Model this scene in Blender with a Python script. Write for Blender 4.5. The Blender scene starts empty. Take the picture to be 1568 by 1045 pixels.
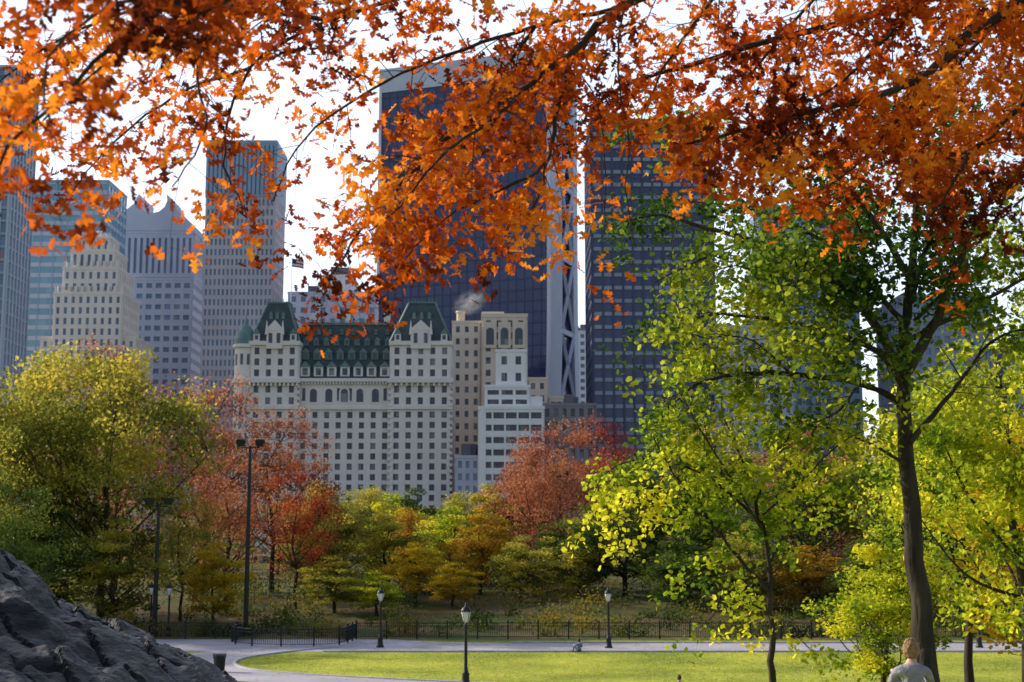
import bpy, math, random
import numpy as np
from mathutils import Vector, Matrix, noise
R = math.radians
sc = bpy.context.scene
sc.view_settings.view_transform = 'Standard'
sc.view_settings.look = 'None'
sc.view_settings.exposure = 0
COL = sc.collection

# ------------------------------------------------------------------ materials
def newmat(name):
    m = bpy.data.materials.new(name); m.use_nodes = True
    nt = m.node_tree
    for n in list(nt.nodes): nt.nodes.remove(n)
    out = nt.nodes.new('ShaderNodeOutputMaterial')
    return m, nt, out
def N(nt, t, **kw):
    n = nt.nodes.new(t)
    for k, v in kw.items(): setattr(n, k, v)
    return n
def ramp(nt, stops):
    r = nt.nodes.new('ShaderNodeValToRGB')
    el = r.color_ramp.elements
    while len(el) < len(stops): el.new(0.5)
    for e, (p, c) in zip(el, stops):
        e.position = p; e.color = (*c, 1)
    return r
def surf(name, c1, c2, scale=1.0, rough=0.85, bump=0.0, bscale=None, detail=6, metallic=0, spec=0.3, stretch=(1,1,1)):
    m, nt, out = newmat(name)
    p = N(nt, 'ShaderNodeBsdfPrincipled'); p.inputs['Roughness'].default_value = rough
    p.inputs['Metallic'].default_value = metallic
    p.inputs['Specular IOR Level'].default_value = spec
    tc = N(nt, 'ShaderNodeTexCoord'); mp = N(nt, 'ShaderNodeMapping'); mp.inputs['Scale'].default_value = stretch
    nt.links.new(tc.outputs['Object'], mp.inputs['Vector'])
    n = N(nt, 'ShaderNodeTexNoise'); n.inputs['Scale'].default_value = scale; n.inputs['Detail'].default_value = detail
    nt.links.new(mp.outputs[0], n.inputs['Vector'])
    r = ramp(nt, [(0.3, c1), (0.7, c2)])
    nt.links.new(n.outputs['Fac'], r.inputs['Fac'])
    nt.links.new(r.outputs['Color'], p.inputs['Base Color'])
    if bump:
        n2 = N(nt, 'ShaderNodeTexNoise'); n2.inputs['Scale'].default_value = bscale or scale*4; n2.inputs['Detail'].default_value = 6
        nt.links.new(mp.outputs[0], n2.inputs['Vector'])
        b = N(nt, 'ShaderNodeBump'); b.inputs['Strength'].default_value = bump; b.inputs['Distance'].default_value = 0.1
        nt.links.new(n2.outputs['Fac'], b.inputs['Height']); nt.links.new(b.outputs[0], p.inputs['Normal'])
    nt.links.new(p.outputs[0], out.inputs['Surface'])
    return m
def glass(name, dark, light, cell=(3, 3, 3.6), amount=0.35, rough=0.15):
    m, nt, out = newmat(name)
    p = N(nt, 'ShaderNodeBsdfPrincipled'); p.inputs['Roughness'].default_value = rough
    p.inputs['Specular IOR Level'].default_value = 0.5
    tc = N(nt, 'ShaderNodeTexCoord')
    s = N(nt, 'ShaderNodeVectorMath', operation='SNAP'); s.inputs[1].default_value = cell
    nt.links.new(tc.outputs['Object'], s.inputs[0])
    w = N(nt, 'ShaderNodeTexWhiteNoise'); nt.links.new(s.outputs[0], w.inputs['Vector'])
    r = ramp(nt, [(1-amount-0.15, dark), (1.0, light)])
    nt.links.new(w.outputs['Value'], r.inputs['Fac'])
    nt.links.new(r.outputs['Color'], p.inputs['Base Color'])
    nt.links.new(p.outputs[0], out.inputs['Surface'])
    return m
def foliage(name, cols, trans=0.45, nscale=0.3, val=1.6):
    m, nt, out = newmat(name)
    g = N(nt, 'ShaderNodeNewGeometry')
    r = ramp(nt, [(i/(len(cols)-1), c) for i, c in enumerate(cols)])
    tc = N(nt, 'ShaderNodeTexCoord')
    n = N(nt, 'ShaderNodeTexNoise'); n.inputs['Scale'].default_value = nscale; n.inputs['Detail'].default_value = 0
    nt.links.new(tc.outputs['Object'], n.inputs['Vector'])
    a = N(nt, 'ShaderNodeMath', operation='MULTIPLY_ADD'); a.inputs[1].default_value = 2.2; a.inputs[2].default_value = -0.85
    nt.links.new(n.outputs['Fac'], a.inputs[0])
    b = N(nt, 'ShaderNodeMath', operation='MULTIPLY_ADD'); b.inputs[1].default_value = 0.6
    nt.links.new(g.outputs['Random Per Island'], b.inputs[0]); nt.links.new(a.outputs[0], b.inputs[2])
    nt.links.new(b.outputs[0], r.inputs['Fac'])
    d = N(nt, 'ShaderNodeBsdfDiffuse'); t = N(nt, 'ShaderNodeBsdfTranslucent')
    nt.links.new(r.outputs['Color'], d.inputs['Color'])
    hs = N(nt, 'ShaderNodeVectorMath', operation='SCALE'); hs.inputs['Scale'].default_value = val
    nt.links.new(r.outputs['Color'], hs.inputs[0]); nt.links.new(hs.outputs[0], t.inputs['Color'])
    mx = N(nt, 'ShaderNodeMixShader'); mx.inputs[0].default_value = trans
    nt.links.new(d.outputs[0], mx.inputs[1]); nt.links.new(t.outputs[0], mx.inputs[2])
    nt.links.new(mx.outputs[0], out.inputs['Surface'])
    return m

BARK = surf('bark', (0.02, 0.015, 0.011), (0.06, 0.045, 0.035), 3, 0.9, 0.8, 8, detail=3, stretch=(1, 1, 0.25))
F_ORANGE = foliage('orange_oak_leaves', [(0.06, 0.014, 0.008), (0.22, 0.036, 0.009), (0.43, 0.082, 0.010), (0.58, 0.15, 0.013), (0.64, 0.23, 0.022)], 0.5, 0.9, 1.6)
F_GREEN = foliage('green_leaves', [(0.022, 0.055, 0.012), (0.06, 0.11, 0.014), (0.14, 0.19, 0.018), (0.32, 0.33, 0.025)], 0.5, 0.22, 1.7)
F_LIME = foliage('lime_leaves', [(0.06, 0.11, 0.014), (0.17, 0.24, 0.018), (0.34, 0.37, 0.024), (0.52, 0.47, 0.03)], 0.52, 0.35, 1.8)
F_YELLOW = foliage('yellow_leaves', [(0.22, 0.16, 0.02), (0.42, 0.30, 0.02), (0.54, 0.38, 0.025)], 0.48)
F_GOLD = foliage('golden_leaves', [(0.20, 0.10, 0.02), (0.37, 0.21, 0.025), (0.46, 0.29, 0.03)], 0.45)
F_OLIVE = foliage('olive_leaves', [(0.07, 0.09, 0.02), (0.17, 0.18, 0.03), (0.31, 0.29, 0.045), (0.42, 0.34, 0.05)], 0.48, 0.2, 1.7)
F_RUST = foliage('rust_leaves', [(0.17, 0.055, 0.04), (0.34, 0.12, 0.06), (0.46, 0.20, 0.09)], 0.45, 0.25, 1.5)
F_RED = foliage('red_leaves', [(0.08, 0.014, 0.014), (0.26, 0.045, 0.025), (0.44, 0.11, 0.03)], 0.45, 0.25, 1.5)
F_DKGREEN = foliage('dark_green_leaves', [(0.025, 0.05, 0.015), (0.06, 0.10, 0.022), (0.14, 0.17, 0.03)], 0.38, 0.25)

# ------------------------------------------------------------------ mesh builder
class MB:
    def __init__(s): s.v = []; s.f = []; s.m = []
    def add(s, vs, fs, m=0):
        o = len(s.v); s.v.extend([tuple(v) for v in vs])
        for f in fs: s.f.append([i+o for i in f]); s.m.append(m)
    def box(s, x0, x1, y0, y1, z0, z1, m=0):
        s.add([(x0,y0,z0),(x1,y0,z0),(x1,y1,z0),(x0,y1,z0),(x0,y0,z1),(x1,y0,z1),(x1,y1,z1),(x0,y1,z1)],
              [(0,3,2,1),(4,5,6,7),(0,1,5,4),(1,2,6,5),(2,3,7,6),(3,0,4,7)], m)
    def obox(s, O, u, n, a0, a1, d0, d1, z0, z1, m=0):
        P = lambda a, d, z: (O[0]+u[0]*a+n[0]*d, O[1]+u[1]*a+n[1]*d, z)
        s.add([P(a0,d0,z0),P(a1,d0,z0),P(a1,d1,z0),P(a0,d1,z0),P(a0,d0,z1),P(a1,d0,z1),P(a1,d1,z1),P(a0,d1,z1)],
              [(0,3,2,1),(4,5,6,7),(0,1,5,4),(1,2,6,5),(2,3,7,6),(3,0,4,7)], m)
    def frustum(s, x0,x1,y0,y1,z0, X0,X1,Y0,Y1,z1, m=0):
        s.add([(x0,y0,z0),(x1,y0,z0),(x1,y1,z0),(x0,y1,z0),(X0,Y0,z1),(X1,Y0,z1),(X1,Y1,z1),(X0,Y1,z1)],
              [(0,3,2,1),(4,5,6,7),(0,1,5,4),(1,2,6,5),(2,3,7,6),(3,0,4,7)], m)
    def gable(s, x, hw, y0, y1, z0, z1, m=0):
        s.add([(x-hw, y0, z0), (x+hw, y0, z0), (x, y0, z1), (x-hw, y1, z0), (x+hw, y1, z0), (x, y1, z1)], [(0,1,2),(3,5,4),(0,2,5,3),(1,4,5,2),(0,3,4,1)], m)
    def tube(s, pts, rad, sides=6, m=0):
        pts = [Vector(p) for p in pts]; n = len(pts); o = len(s.v)
        for i, p in enumerate(pts):
            d = (pts[min(i+1, n-1)]-pts[max(i-1, 0)])
            if d.length < 1e-6: d = Vector((0,0,1))
            d.normalize()
            a = (Vector((1,0,0)) - d*d.x) if abs(d.x) < 0.9 else (Vector((0,1,0)) - d*d.y)
            a.normalize(); b = d.cross(a)
            for k in range(sides):
                t = 2*math.pi*k/sides
                q = p+(a*math.cos(t)+b*math.sin(t))*rad[i]
                s.v.append(tuple(q))
        for i in range(n-1):
            for k in range(sides):
                s.f.append([o+i*sides+k, o+i*sides+(k+1)%sides, o+(i+1)*sides+(k+1)%sides, o+(i+1)*sides+k]); s.m.append(m)
        s.f.append([o+k for k in range(sides)][::-1]); s.m.append(m)
        s.f.append([o+(n-1)*sides+k for k in range(sides)]); s.m.append(m)
    def lathe(s, c, prof, sides=16, m=0):
        o = len(s.v)
        for (r, z) in prof:
            for k in range(sides):
                t = 2*math.pi*k/sides; s.v.append((c[0]+r*math.cos(t), c[1]+r*math.sin(t), c[2]+z))
        for i in range(len(prof)-1):
            for k in range(sides):
                s.f.append([o+i*sides+k, o+i*sides+(k+1)%sides, o+(i+1)*sides+(k+1)%sides, o+(i+1)*sides+k]); s.m.append(m)
        s.f.append([o+k for k in range(sides)][::-1]); s.m.append(m)
        s.f.append([o+(len(prof)-1)*sides+k for k in range(sides)]); s.m.append(m)
    def mesh(s, name, mats, smooth=False):
        me = bpy.data.meshes.new(name); me.from_pydata(s.v, [], s.f)
        for m in mats: me.materials.append(m)
        me.polygons.foreach_set('material_index', s.m)
        if smooth: me.polygons.foreach_set('use_smooth', [True]*len(s.f))
        me.update(); return me
    def obj(s, name, mats, parent=None, smooth=False):
        o = bpy.data.objects.new(name, s.mesh(name, mats, smooth)); COL.objects.link(o)
        if parent: o.parent = parent
        return o
def empty(name, loc=(0,0,0), rz=0):
    e = bpy.data.objects.new(name, None); e.location = loc; e.rotation_euler[2] = rz; COL.objects.link(e); return e

# ------------------------------------------------------------------ terrain
def hgt(x, y):
    x = np.asarray(x, float); y = np.asarray(y, float)
    return np.interp(y, [-60, 6, 18, 34, 62, 70, 112, 150, 400], [5.2, 5.2, 4.67, 2.9, 0.1, 0, 0, 2.2, 2.5])
def H(x, y): return float(hgt(x, y))
xs = np.concatenate([np.linspace(-2500, -120, 14), np.linspace(-100, 100, 81), np.linspace(120, 2500, 14)])
ys = np.concatenate([np.linspace(-400, -60, 6), np.linspace(-50, 66, 59), np.linspace(70, 112, 22), np.linspace(114, 200, 44), np.linspace(215, 500, 12), np.linspace(600, 4500, 12)])
tm = MB()
for j, y in enumerate(ys):
    for i, x in enumerate(xs):
        z = H(x, y)
        if y < 66: z += 0.12*noise.noise(Vector((x*0.15, y*0.15, 0)))*(1 if abs(x) < 110 else 0)
        if y > 114 and y < 300: z += 0.9*noise.noise(Vector((x*0.05, y*0.05, 3)))*min(1, (y-113)/15)
        tm.v.append((x, y, z))
nx = len(xs)
for j in range(len(ys)-1):
    for i in range(nx-1):
        a = j*nx+i; tm.f.append([a, a+1, a+nx+1, a+nx]); tm.m.append(0)
def grassmat():
    m, nt, out = newmat('grass_ground')
    p = N(nt, 'ShaderNodeBsdfPrincipled'); p.inputs['Roughness'].default_value = 0.9; p.inputs['Specular IOR Level'].default_value = 0.15
    tc = N(nt, 'ShaderNodeTexCoord')
    n1 = N(nt, 'ShaderNodeTexNoise'); n1.inputs['Scale'].default_value = 0.16; n1.inputs['Detail'].default_value = 8; n1.inputs['Roughness'].default_value = .65
    n2 = N(nt, 'ShaderNodeTexNoise'); n2.inputs['Scale'].default_value = 2.5; n2.inputs['Detail'].default_value = 8
    for n in (n1, n2): nt.links.new(tc.outputs['Object'], n.inputs['Vector'])
    r1 = ramp(nt, [(0.35, (0.20, 0.25, 0.03)), (0.65, (0.46, 0.47, 0.07))])
    r2 = ramp(nt, [(0.3, (0.6, 0.6, 0.6)), (0.7, (1.15, 1.15, 1.0))])
    nt.links.new(n1.outputs['Fac'], r1.inputs['Fac']); nt.links.new(n2.outputs['Fac'], r2.inputs['Fac'])
    mu = N(nt, 'ShaderNodeMixRGB', blend_type='MULTIPLY'); mu.inputs[0].default_value = 1
    nt.links.new(r1.outputs[0], mu.inputs[1]); nt.links.new(r2.outputs[0], mu.inputs[2])
    sp = N(nt, 'ShaderNodeSeparateXYZ'); nt.links.new(tc.outputs['Object'], sp.inputs[0])
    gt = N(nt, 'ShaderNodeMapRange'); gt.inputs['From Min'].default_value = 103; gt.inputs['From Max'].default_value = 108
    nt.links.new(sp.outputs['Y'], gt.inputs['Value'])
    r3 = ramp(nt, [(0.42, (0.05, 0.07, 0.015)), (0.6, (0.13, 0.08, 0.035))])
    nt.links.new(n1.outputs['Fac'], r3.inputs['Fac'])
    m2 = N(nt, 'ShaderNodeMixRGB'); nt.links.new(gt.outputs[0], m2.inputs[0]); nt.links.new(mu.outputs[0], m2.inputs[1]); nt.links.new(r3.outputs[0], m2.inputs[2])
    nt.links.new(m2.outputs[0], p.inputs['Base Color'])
    b = N(nt, 'ShaderNodeBump'); b.inputs['Strength'].default_value = 0.4; nt.links.new(n2.outputs['Fac'], b.inputs['Height']); nt.links.new(b.outputs[0], p.inputs['Normal'])
    nt.links.new(p.outputs[0], out.inputs['Surface'])
    return m
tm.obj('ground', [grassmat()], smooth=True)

PAVE = surf('paving', (0.28, 0.26, 0.29), (0.44, 0.41, 0.45), 0.3, 0.85, 0.2, 20, detail=10)
KERB = surf('kerb_stone', (0.34, 0.34, 0.35), (0.5, 0.49, 0.49), 1.5, 0.8)
pm = MB()
pm.add([(-60, 94, 0.02), (90, 94, 0.02), (90, 102.2, 0.02), (0, 102.2, 0.02), (-5, 103.2, .02), (-9, 106.3, 0.02), (-60, 106.3, 0.02)], [(0, 1, 2, 3, 4, 5, 6)])
pm.obj('promenade', [PAVE])
def catmull(P, n=8):
    P = [Vector(p) for p in P]; out = []
    for i in range(len(P)-1):
        p0 = P[max(i-1, 0)]; p1 = P[i]; p2 = P[i+1]; p3 = P[min(i+2, len(P)-1)]
        for k in range(n):
            t = k/n
            out.append(0.5*((2*p1)+(p2-p0)*t+(2*p0-5*p1+4*p2-p3)*t*t+(3*p1-p0-3*p2+p3)*t**3))
    out.append(P[-1]); return out
pc = catmull([(-12, 101, 0), (-15.5, 97, 0), (-18.5, 90, 0), (-18.5, 84, 0), (-16, 78.5, 0), (-11, 74.6, 0), (-4, 71, 0), (4, 68, 0), (16, 63, 0), (34, 56, 0)])
pm = MB(); km = MB()
L = []
for i, p in enumerate(pc):
    d = (pc[min(i+1, len(pc)-1)]-pc[max(i-1, 0)]).normalized(); nrm = Vector((-d.y, d.x, 0))
    L.append((p+nrm*2.3, p-nrm*2.3, nrm))
for i, (a, b, n_) in enumerate(L):
    for q in (a, b): pm.v.append((q.x, q.y, H(q.x, q.y)+0.035))
for i in range(len(L)-1):
    pm.f.append([2*i, 2*i+1, 2*i+3, 2*i+2]); pm.m.append(0)
pm.obj('footpath', [PAVE])
km.box(-12.2, 90, 93.75, 93.99, -0.05, 0.12)
km.box(0, 90, 102.21, 102.4, -0.05, 0.12)
for i in range(6, len(L)-1):
    a, b = L[i][0], L[i+1][0]
    n0, n1 = L[i][2], L[i+1][2]
    z0, z1 = H(a.x, a.y), H(b.x, b.y)
    vs = [(a.x, a.y, z0-.05), (a.x+n0.x*.2, a.y+n0.y*.2, z0-.05), (b.x+n1.x*.2, b.y+n1.y*.2, z1-.05), (b.x, b.y, z1-.05)]
    vs += [(v[0], v[1], v[2]+.15) for v in vs]
    km.add(vs, [(0,3,2,1),(4,5,6,7),(0,1,5,4),(1,2,6,5),(2,3,7,6),(3,0,4,7)])
km.obj('kerb', [KERB])

# ------------------------------------------------------------------ leaves
DIAMOND = np.array([(0, -0.5, 0), (0.32, 0.0, 0.08), (0, 0.5, 0), (-0.32, 0.0, 0.08)])
OAK = np.array([(0.0, -0.55, 0), (0.26, -0.34, 0.05), (0.09, -0.17, 0.0), (0.38, -0.03, 0.08), (0.10, 0.08, 0.0), (0.22, 0.28, 0.04), (0.0, 0.5, -0.04),
                (-0.22, 0.28, 0.04), (-0.10, 0.08, 0.0), (-0.38, -0.03, 0.08), (-0.09, -0.17, 0.0), (-0.26, -0.34, 0.05)])
MAPLE = np.array([(0, -0.5, 0), (0.36, -0.2, 0.07), (0.2, 0.4, 0.0), (-0.2, 0.4, 0.0), (-0.36, -0.2, 0.07)])
def assemble(name, mb, pts, size, tmpl, mats, rng, up=0.8, link=True):
    n = len(pts); k = len(tmpl)
    Nn = rng.normal(size=(n, 3)); Nn[:, 2] += up; Nn /= np.linalg.norm(Nn, axis=1)[:, None]
    T = rng.normal(size=(n, 3)); T -= Nn*(T*Nn).sum(1)[:, None]; T /= np.linalg.norm(T, axis=1)[:, None]
    B = np.cross(Nn, T)
    s = size*rng.uniform(0.6, 1.3, n)
    LV = pts[:, None, :] + s[:, None, None]*(tmpl[None, :, 0:1]*T[:, None, :]+tmpl[None, :, 1:2]*B[:, None, :]+tmpl[None, :, 2:3]*Nn[:, None, :])
    LV = LV.reshape(-1, 3)
    bv = np.array(mb.v, float).reshape(-1, 3); nb = len(bv)
    V = np.concatenate([bv, LV])
    bl = [i for f in mb.f for i in f]; bt = [len(f) for f in mb.f]
    loops = np.concatenate([np.array(bl, int), nb+np.arange(n*k)])
    tot = np.concatenate([np.array(bt, int), np.full(n, k)])
    st = np.concatenate([[0], np.cumsum(tot)[:-1]])
    me = bpy.data.meshes.new(name)
    me.vertices.add(len(V)); me.vertices.foreach_set('co', V.ravel())
    me.loops.add(len(loops)); me.loops.foreach_set('vertex_index', loops.astype(np.int32))
    me.polygons.add(len(tot)); me.polygons.foreach_set('loop_start', st.astype(np.int32)); me.polygons.foreach_set('loop_total', tot.astype(np.int32))
    for m in mats: me.materials.append(m)
    mi = np.concatenate([np.zeros(len(bt), int), np.ones(n, int)]); me.polygons.foreach_set('material_index', mi.astype(np.int32))
    sm = np.concatenate([np.ones(len(bt), bool), np.zeros(n, bool)]); me.polygons.foreach_set('use_smooth', sm)
    me.update(calc_edges=True); me.validate()
    if not link: return me
    o = bpy.data.objects.new(name, me); COL.objects.link(o); return o

def limb_tree(name, limbs, leafsize, tmpl, mat, seed, twig_step, twig_len, leaves_per, sub=2, droop=0.2, up=0.5, spread=0.12, wobk=1.0):
    rng = np.random.default_rng(seed); rnd = random.Random(seed)
    mb = MB(); LP = []
    for (P, r0, r1, lf, dens) in limbs:
        cp = catmull(P, 5)
        wob = (min(r0, .12)*0.35+0.012)*wobk
        cp = [p+Vector((rnd.gauss(0, 1), rnd.gauss(0, 1), rnd.gauss(0, .6)))*wob*(0.4 if i else 0) for i, p in enumerate(cp)]
        n = len(cp); rr = [r0+(r1-r0)*(i/(n-1))**0.8 for i in range(n)]
        mb.tube(cp, rr, 8 if r0 > 0.1 else 6)
        if dens <= 0: continue
        ln = [0]
        for i in range(1, n): ln.append(ln[-1]+(cp[i]-cp[i-1]).length)
        tot = ln[-1]; s = tot*lf
        while s <= tot:
            i = max(j for j in range(n) if ln[j] <= s+1e-6); i = min(i, n-2)
            t = (s-ln[i])/(ln[i+1]-ln[i]+1e-9); p = cp[i].lerp(cp[i+1], min(t, 1)); d0 = (cp[i+1]-cp[i]).normalized()
            s += twig_step*rnd.uniform(0.4, 1.6)/dens
            q = Vector((rnd.gauss(0, 1), rnd.gauss(0, 1), rnd.gauss(0, 0.8))).normalized()
            d = (d0*0.6+q).normalized(); tl = twig_len*rnd.uniform(0.5, 1.4)
            rt = max(min(rr[i]*0.4, tl*0.012), tl*0.005)
            tp = [p, p+d*tl*.35+Vector((0,0,0.03*tl)), p+d*tl*.7, p+d*tl-Vector((0,0,droop*tl))]
            mb.tube(tp, [rt, rt*.8, rt*.5, rt*.25], 4)
            ends = [(tp[2], 0.6), (tp[3], 1.0)]
            for _ in range(sub):
                b0 = tp[1].lerp(tp[3], rnd.random())
                q2 = (d*.7+Vector((rnd.gauss(0, 1), rnd.gauss(0, 1), rnd.gauss(0, .7)))).normalized()
                e = b0+q2*tl*rnd.uniform(.3, .55)-Vector((0,0,droop*tl*.4))
                mb.tube([b0, b0.lerp(e, .5)+Vector((0,0,.02*tl)), e], [rt*.5, rt*.35, rt*.15], 3)
                ends.append((e, 0.9)); ends.append((b0.lerp(e, .6), .5))
            for e, w in ends:
                k = max(1, int(leaves_per*w*rnd.uniform(.3, 1.6)))
                LP.append(np.array(e)[None, :]+rng.normal(size=(k, 3))*np.array([1, 1, .75])*spread*twig_len)
    pts = np.concatenate(LP)
    return assemble(name, mb, pts, leafsize, tmpl, [BARK, mat], rng, up)

# ------------------------------------------------------------------ foreground oak (trunk stands right of the view)
oak = []
J = (6.4, 11.6, 12.3)
oak.append(([(6.7, 11.5, 4.7), (6.65, 11.5, 6.5), (6.5, 11.6, 9), J, (6.2, 12.2, 15)], .34, .18, 1, 0))
oak.append(([J, (4.2, 11.4, 12.1), (1.9, 11.5, 11.65)], .12, .05, .3, .5))
oak.append(([(1.9, 11.5, 11.65), (.92, 11.2, 11.2), (.5, 11, 10.75), (.08, 10.8, 10.35), (-.44, 10.6, 9.95), (-.75, 10.5, 9.6), (-1.12, 10.4, 9.15), (-1.4, 10.3, 8.66)], .04, .006, .12, 1.0))
oak.append(([(.5, 11, 10.75), (.34, 10.8, 10.1), (.27, 10.7, 9.74), (0, 10.6, 9.53), (-.5, 10.5, 9.25), (-.8, 10.5, 8.95)], .022, .005, .05, 1.1))
oak.append(([(.08, 10.8, 10.35), (-.1, 10.3, 10.0), (-.5, 10.0, 9.6), (-.75, 9.9, 9.25), (-1.0, 9.8, 9.0)], .018, .005, .05, 1.0))
oak.append(([(.27, 10.7, 9.74), (.2, 10.9, 9.5), (.05, 11, 9.3), (-.15, 11, 9.2)], .012, .004, .05, .9))
oak.append(([(.92, 11.2, 11.2), (.19, 11.3, 11.06), (-.54, 11.4, 10.85), (-1.16, 11.5, 10.6), (-1.74, 11.6, 10.2), (-2.0, 11.6, 9.65)], .022, .006, .05, .75))
oak.append(([(.19, 11.3, 11.06), (-.2, 11.9, 10.7), (-.7, 12.2, 10.3), (-1.2, 12.4, 9.9), (-1.5, 12.4, 9.5)], .018, .005, .05, .85))
oak.append(([(.7, 11.2, 11.0), (.4, 12.2, 10.9), (-.1, 12.6, 10.6), (-.4, 12.6, 10.3)], .018, .005, .05, .7))
oak.append(([(1.9, 11.5, 11.65), (.6, 11, 11.5), (-.44, 11, 11.3), (-1.48, 11, 11.0), (-2.1, 11, 10.6), (-2.3, 11, 9.9), (-2.15, 11, 9.5)], .03, .006, .25, .7))
oak.append(([(-.44, 11, 11.3), (-1.2, 10, 10.9), (-2.0, 9, 10.3), (-2.4, 8.4, 9.8), (-2.74, 8, 9.25)], .02, .006, .25, .65))
oak.append(([(-1.48, 11, 11.0), (-2.1, 9.8, 10.6), (-2.1, 9.2, 9.9), (-2.0, 9, 9.5), (-2.2, 9, 9.1)], .018, .005, .2, .55))
oak.append(([(-1.48, 11, 11.0), (-2.5, 10.6, 11.0), (-3.3, 10.2, 10.6), (-3.8, 10, 10.1)], .02, .006, .1, 1.0))
oak.append(([(-2.1, 11, 10.6), (-2.8, 11.4, 10.5), (-3.4, 11.6, 10.1), (-3.7, 11.6, 9.7)], .016, .005, .1, .8))
oak.append(([(-.44, 11, 11.3), (-.9, 9, 10.6), (-1.2, 7.4, 9.9), (-1.85, 7.0, 9.5), (-2.25, 6.9, 9.05), (-2.5, 6.8, 8.7), (-2.5, 6.8, 8.4)], .03, .005, .5, .75))
oak.append(([(-1.2, 7.4, 9.9), (-1.9, 6.6, 9.4), (-2.2, 6.5, 9.1), (-2.15, 6.4, 8.75)], .014, .004, .3, .8))
oak.append(([(-1.2, 7.4, 9.9), (-1.6, 7, 9.5), (-1.75, 6.9, 9.2)], .012, .004, .3, .7))
# right hand boughs
oak.append(([J, (4.76, 11.2, 11.5), (3.72, 11, 10.9), (3.2, 10.9, 10.45), (2.42, 10.8, 10.2), (1.64, 10.8, 9.98), (1.23, 10.8, 9.9)], .06, .008, .15, 1.6))
oak.append(([(6.5, 11.6, 10.5), (4.76, 11.2, 10.7), (4.03, 10.8, 10.25), (3.5, 10.6, 9.75), (3.15, 10.5, 9.25)], .05, .008, .2, 1.5))
oak.append(([J, (4.76, 12, 11.9), (2.68, 12, 11.3), (1.64, 12, 11.0), (.92, 12, 10.75), (.6, 12, 10.45)], .05, .008, .2, 1.3))
oak.append(([(4.76, 12, 11.9), (3.72, 11.5, 11.6), (3.1, 11.3, 10.95), (2.68, 11.2, 10.55), (2.06, 11.1, 10.15)], .03, .006, .15, 1.6))
oak.append(([(6.5, 11.6, 9.6), (4.9, 11, 10.0), (4.24, 10.8, 9.76), (3.9, 10.8, 9.4)], .04, .008, .3, 1.5))
oak.append(([(1.9, 11.5, 11.65), (1.38, 11.8, 11.0), (1.12, 12, 10.5)], .02, .006, .1, 1.1))
oak.append(([(2.9, 11.6, 11.8), (2.3, 12.4, 11.2), (2.0, 12.5, 10.8), (1.7, 12.5, 10.5)], .02, .006, .1, 1.3))
oak.append(([(4.76, 12, 11.9), (4.4, 13, 11.5), (3.9, 13, 11.0), (3.4, 13, 10.6), (2.9, 13, 10.4)], .03, .006, .1, 1.6))
oak.append(([J, (5.6, 13, 11.6), (4.9, 13.4, 11), (4.4, 13.4, 10.5), (3.9, 13.2, 10.2)], .035, .008, .2, 1.6))
oak.append(([(2.42, 10.8, 10.2), (2.2, 10.4, 9.95), (1.9, 10.3, 9.7), (1.75, 10.3, 9.55)], .014, .005, .1, 1.2))
oak.append(([(3.72, 11, 10.9), (3.3, 11.8, 10.4), (2.9, 12, 10.0), (2.5, 12, 9.75)], .02, .005, .1, 1.3))
oak.append(([(.92, 11.2, 11.2), (.85, 11.0, 10.6), (.92, 10.9, 10.0), (.9, 10.9, 9.5), (.96, 10.9, 9.1)], .010, .004, .3, .12))
oak.append(([(.6, 12, 10.9), (.75, 11.8, 10.5), (.8, 11.8, 9.9), (.78, 11.8, 9.4)], .008, .004, .3, .12))
limb_tree('oak_tree', oak, 0.102, OAK, F_ORANGE, 11, 0.068, 0.42, 4.4, sub=2, droop=0.25, up=0.7, spread=0.15)

# ------------------------------------------------------------------ large green tree, right
def y3(P, y0, y1):
    n = len(P); return [(p[0], y0+(y1-y0)*i/(n-1), p[1]) for i, p in enumerate(P)]
g = []
g.append((y3([(11.2, 2.3), (11.15, 3.2), (11.05, 5), (10.95, 7.4), (10.85, 10), (10.9, 12.2), (11.2, 14), (11.5, 17), (11, 20)], 39, 39.5), .42, .05, .7, 1.0))
g.append((y3([(11.9, 2.2), (11.3, 2.9), (11.1, 4.2)], 39, 39), .3, .2, 1, 0))
g.append((y3([(10.7, 2.2), (11.0, 2.9), (11.1, 4.2)], 38.6, 39), .28, .2, 1, 0))
g.append((y3([(10.85, 10.6), (9.5, 11.2), (7.5, 11.4), (5.8, 11.3), (4.5, 10.8), (3.7, 9.9)], 39, 37), .11, .02, .3, 1.1))
g.append((y3([(10.85, 11.4), (9.8, 13.5), (8.3, 14.8), (6.8, 15.5), (5.4, 16), (4.2, 16.4), (3.2, 16.2)], 39, 41), .15, .02, .25, .9))
g.append((y3([(10.9, 11.6), (11.7, 13), (12.5, 15), (13.3, 16.3), (14.6, 17.6)], 39, 38), .19, .03, .3, 1.3))
g.append((y3([(11.2, 14), (10, 16), (8.5, 17.6), (6.8, 18.4), (5.2, 18.6), (3.4, 17.9)], 39, 38), .11, .02, .2, .7))
g.append((y3([(10.8, 11.8), (9, 12.8), (7.2, 13.3), (5.6, 13.5), (4.5, 12.9)], 39, 42), .1, .02, .25, 1.3))
g.append((y3([(10.8, 9.0), (9.5, 9.8), (8.4, 10.1), (7.2, 9.9)], 39, 40), .06, .02, .3, .9))
g.append((y3([(10.9, 9.6), (12.2, 11), (13.5, 12.5), (15, 13)], 39, 40), .09, .02, .3, 1.2))
g.append((y3([(10.85, 13), (9.5, 15), (8.2, 16.2), (6.6, 17.0), (5, 17.4)], 39, 43), .09, .02, .2, 1.0))
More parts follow.
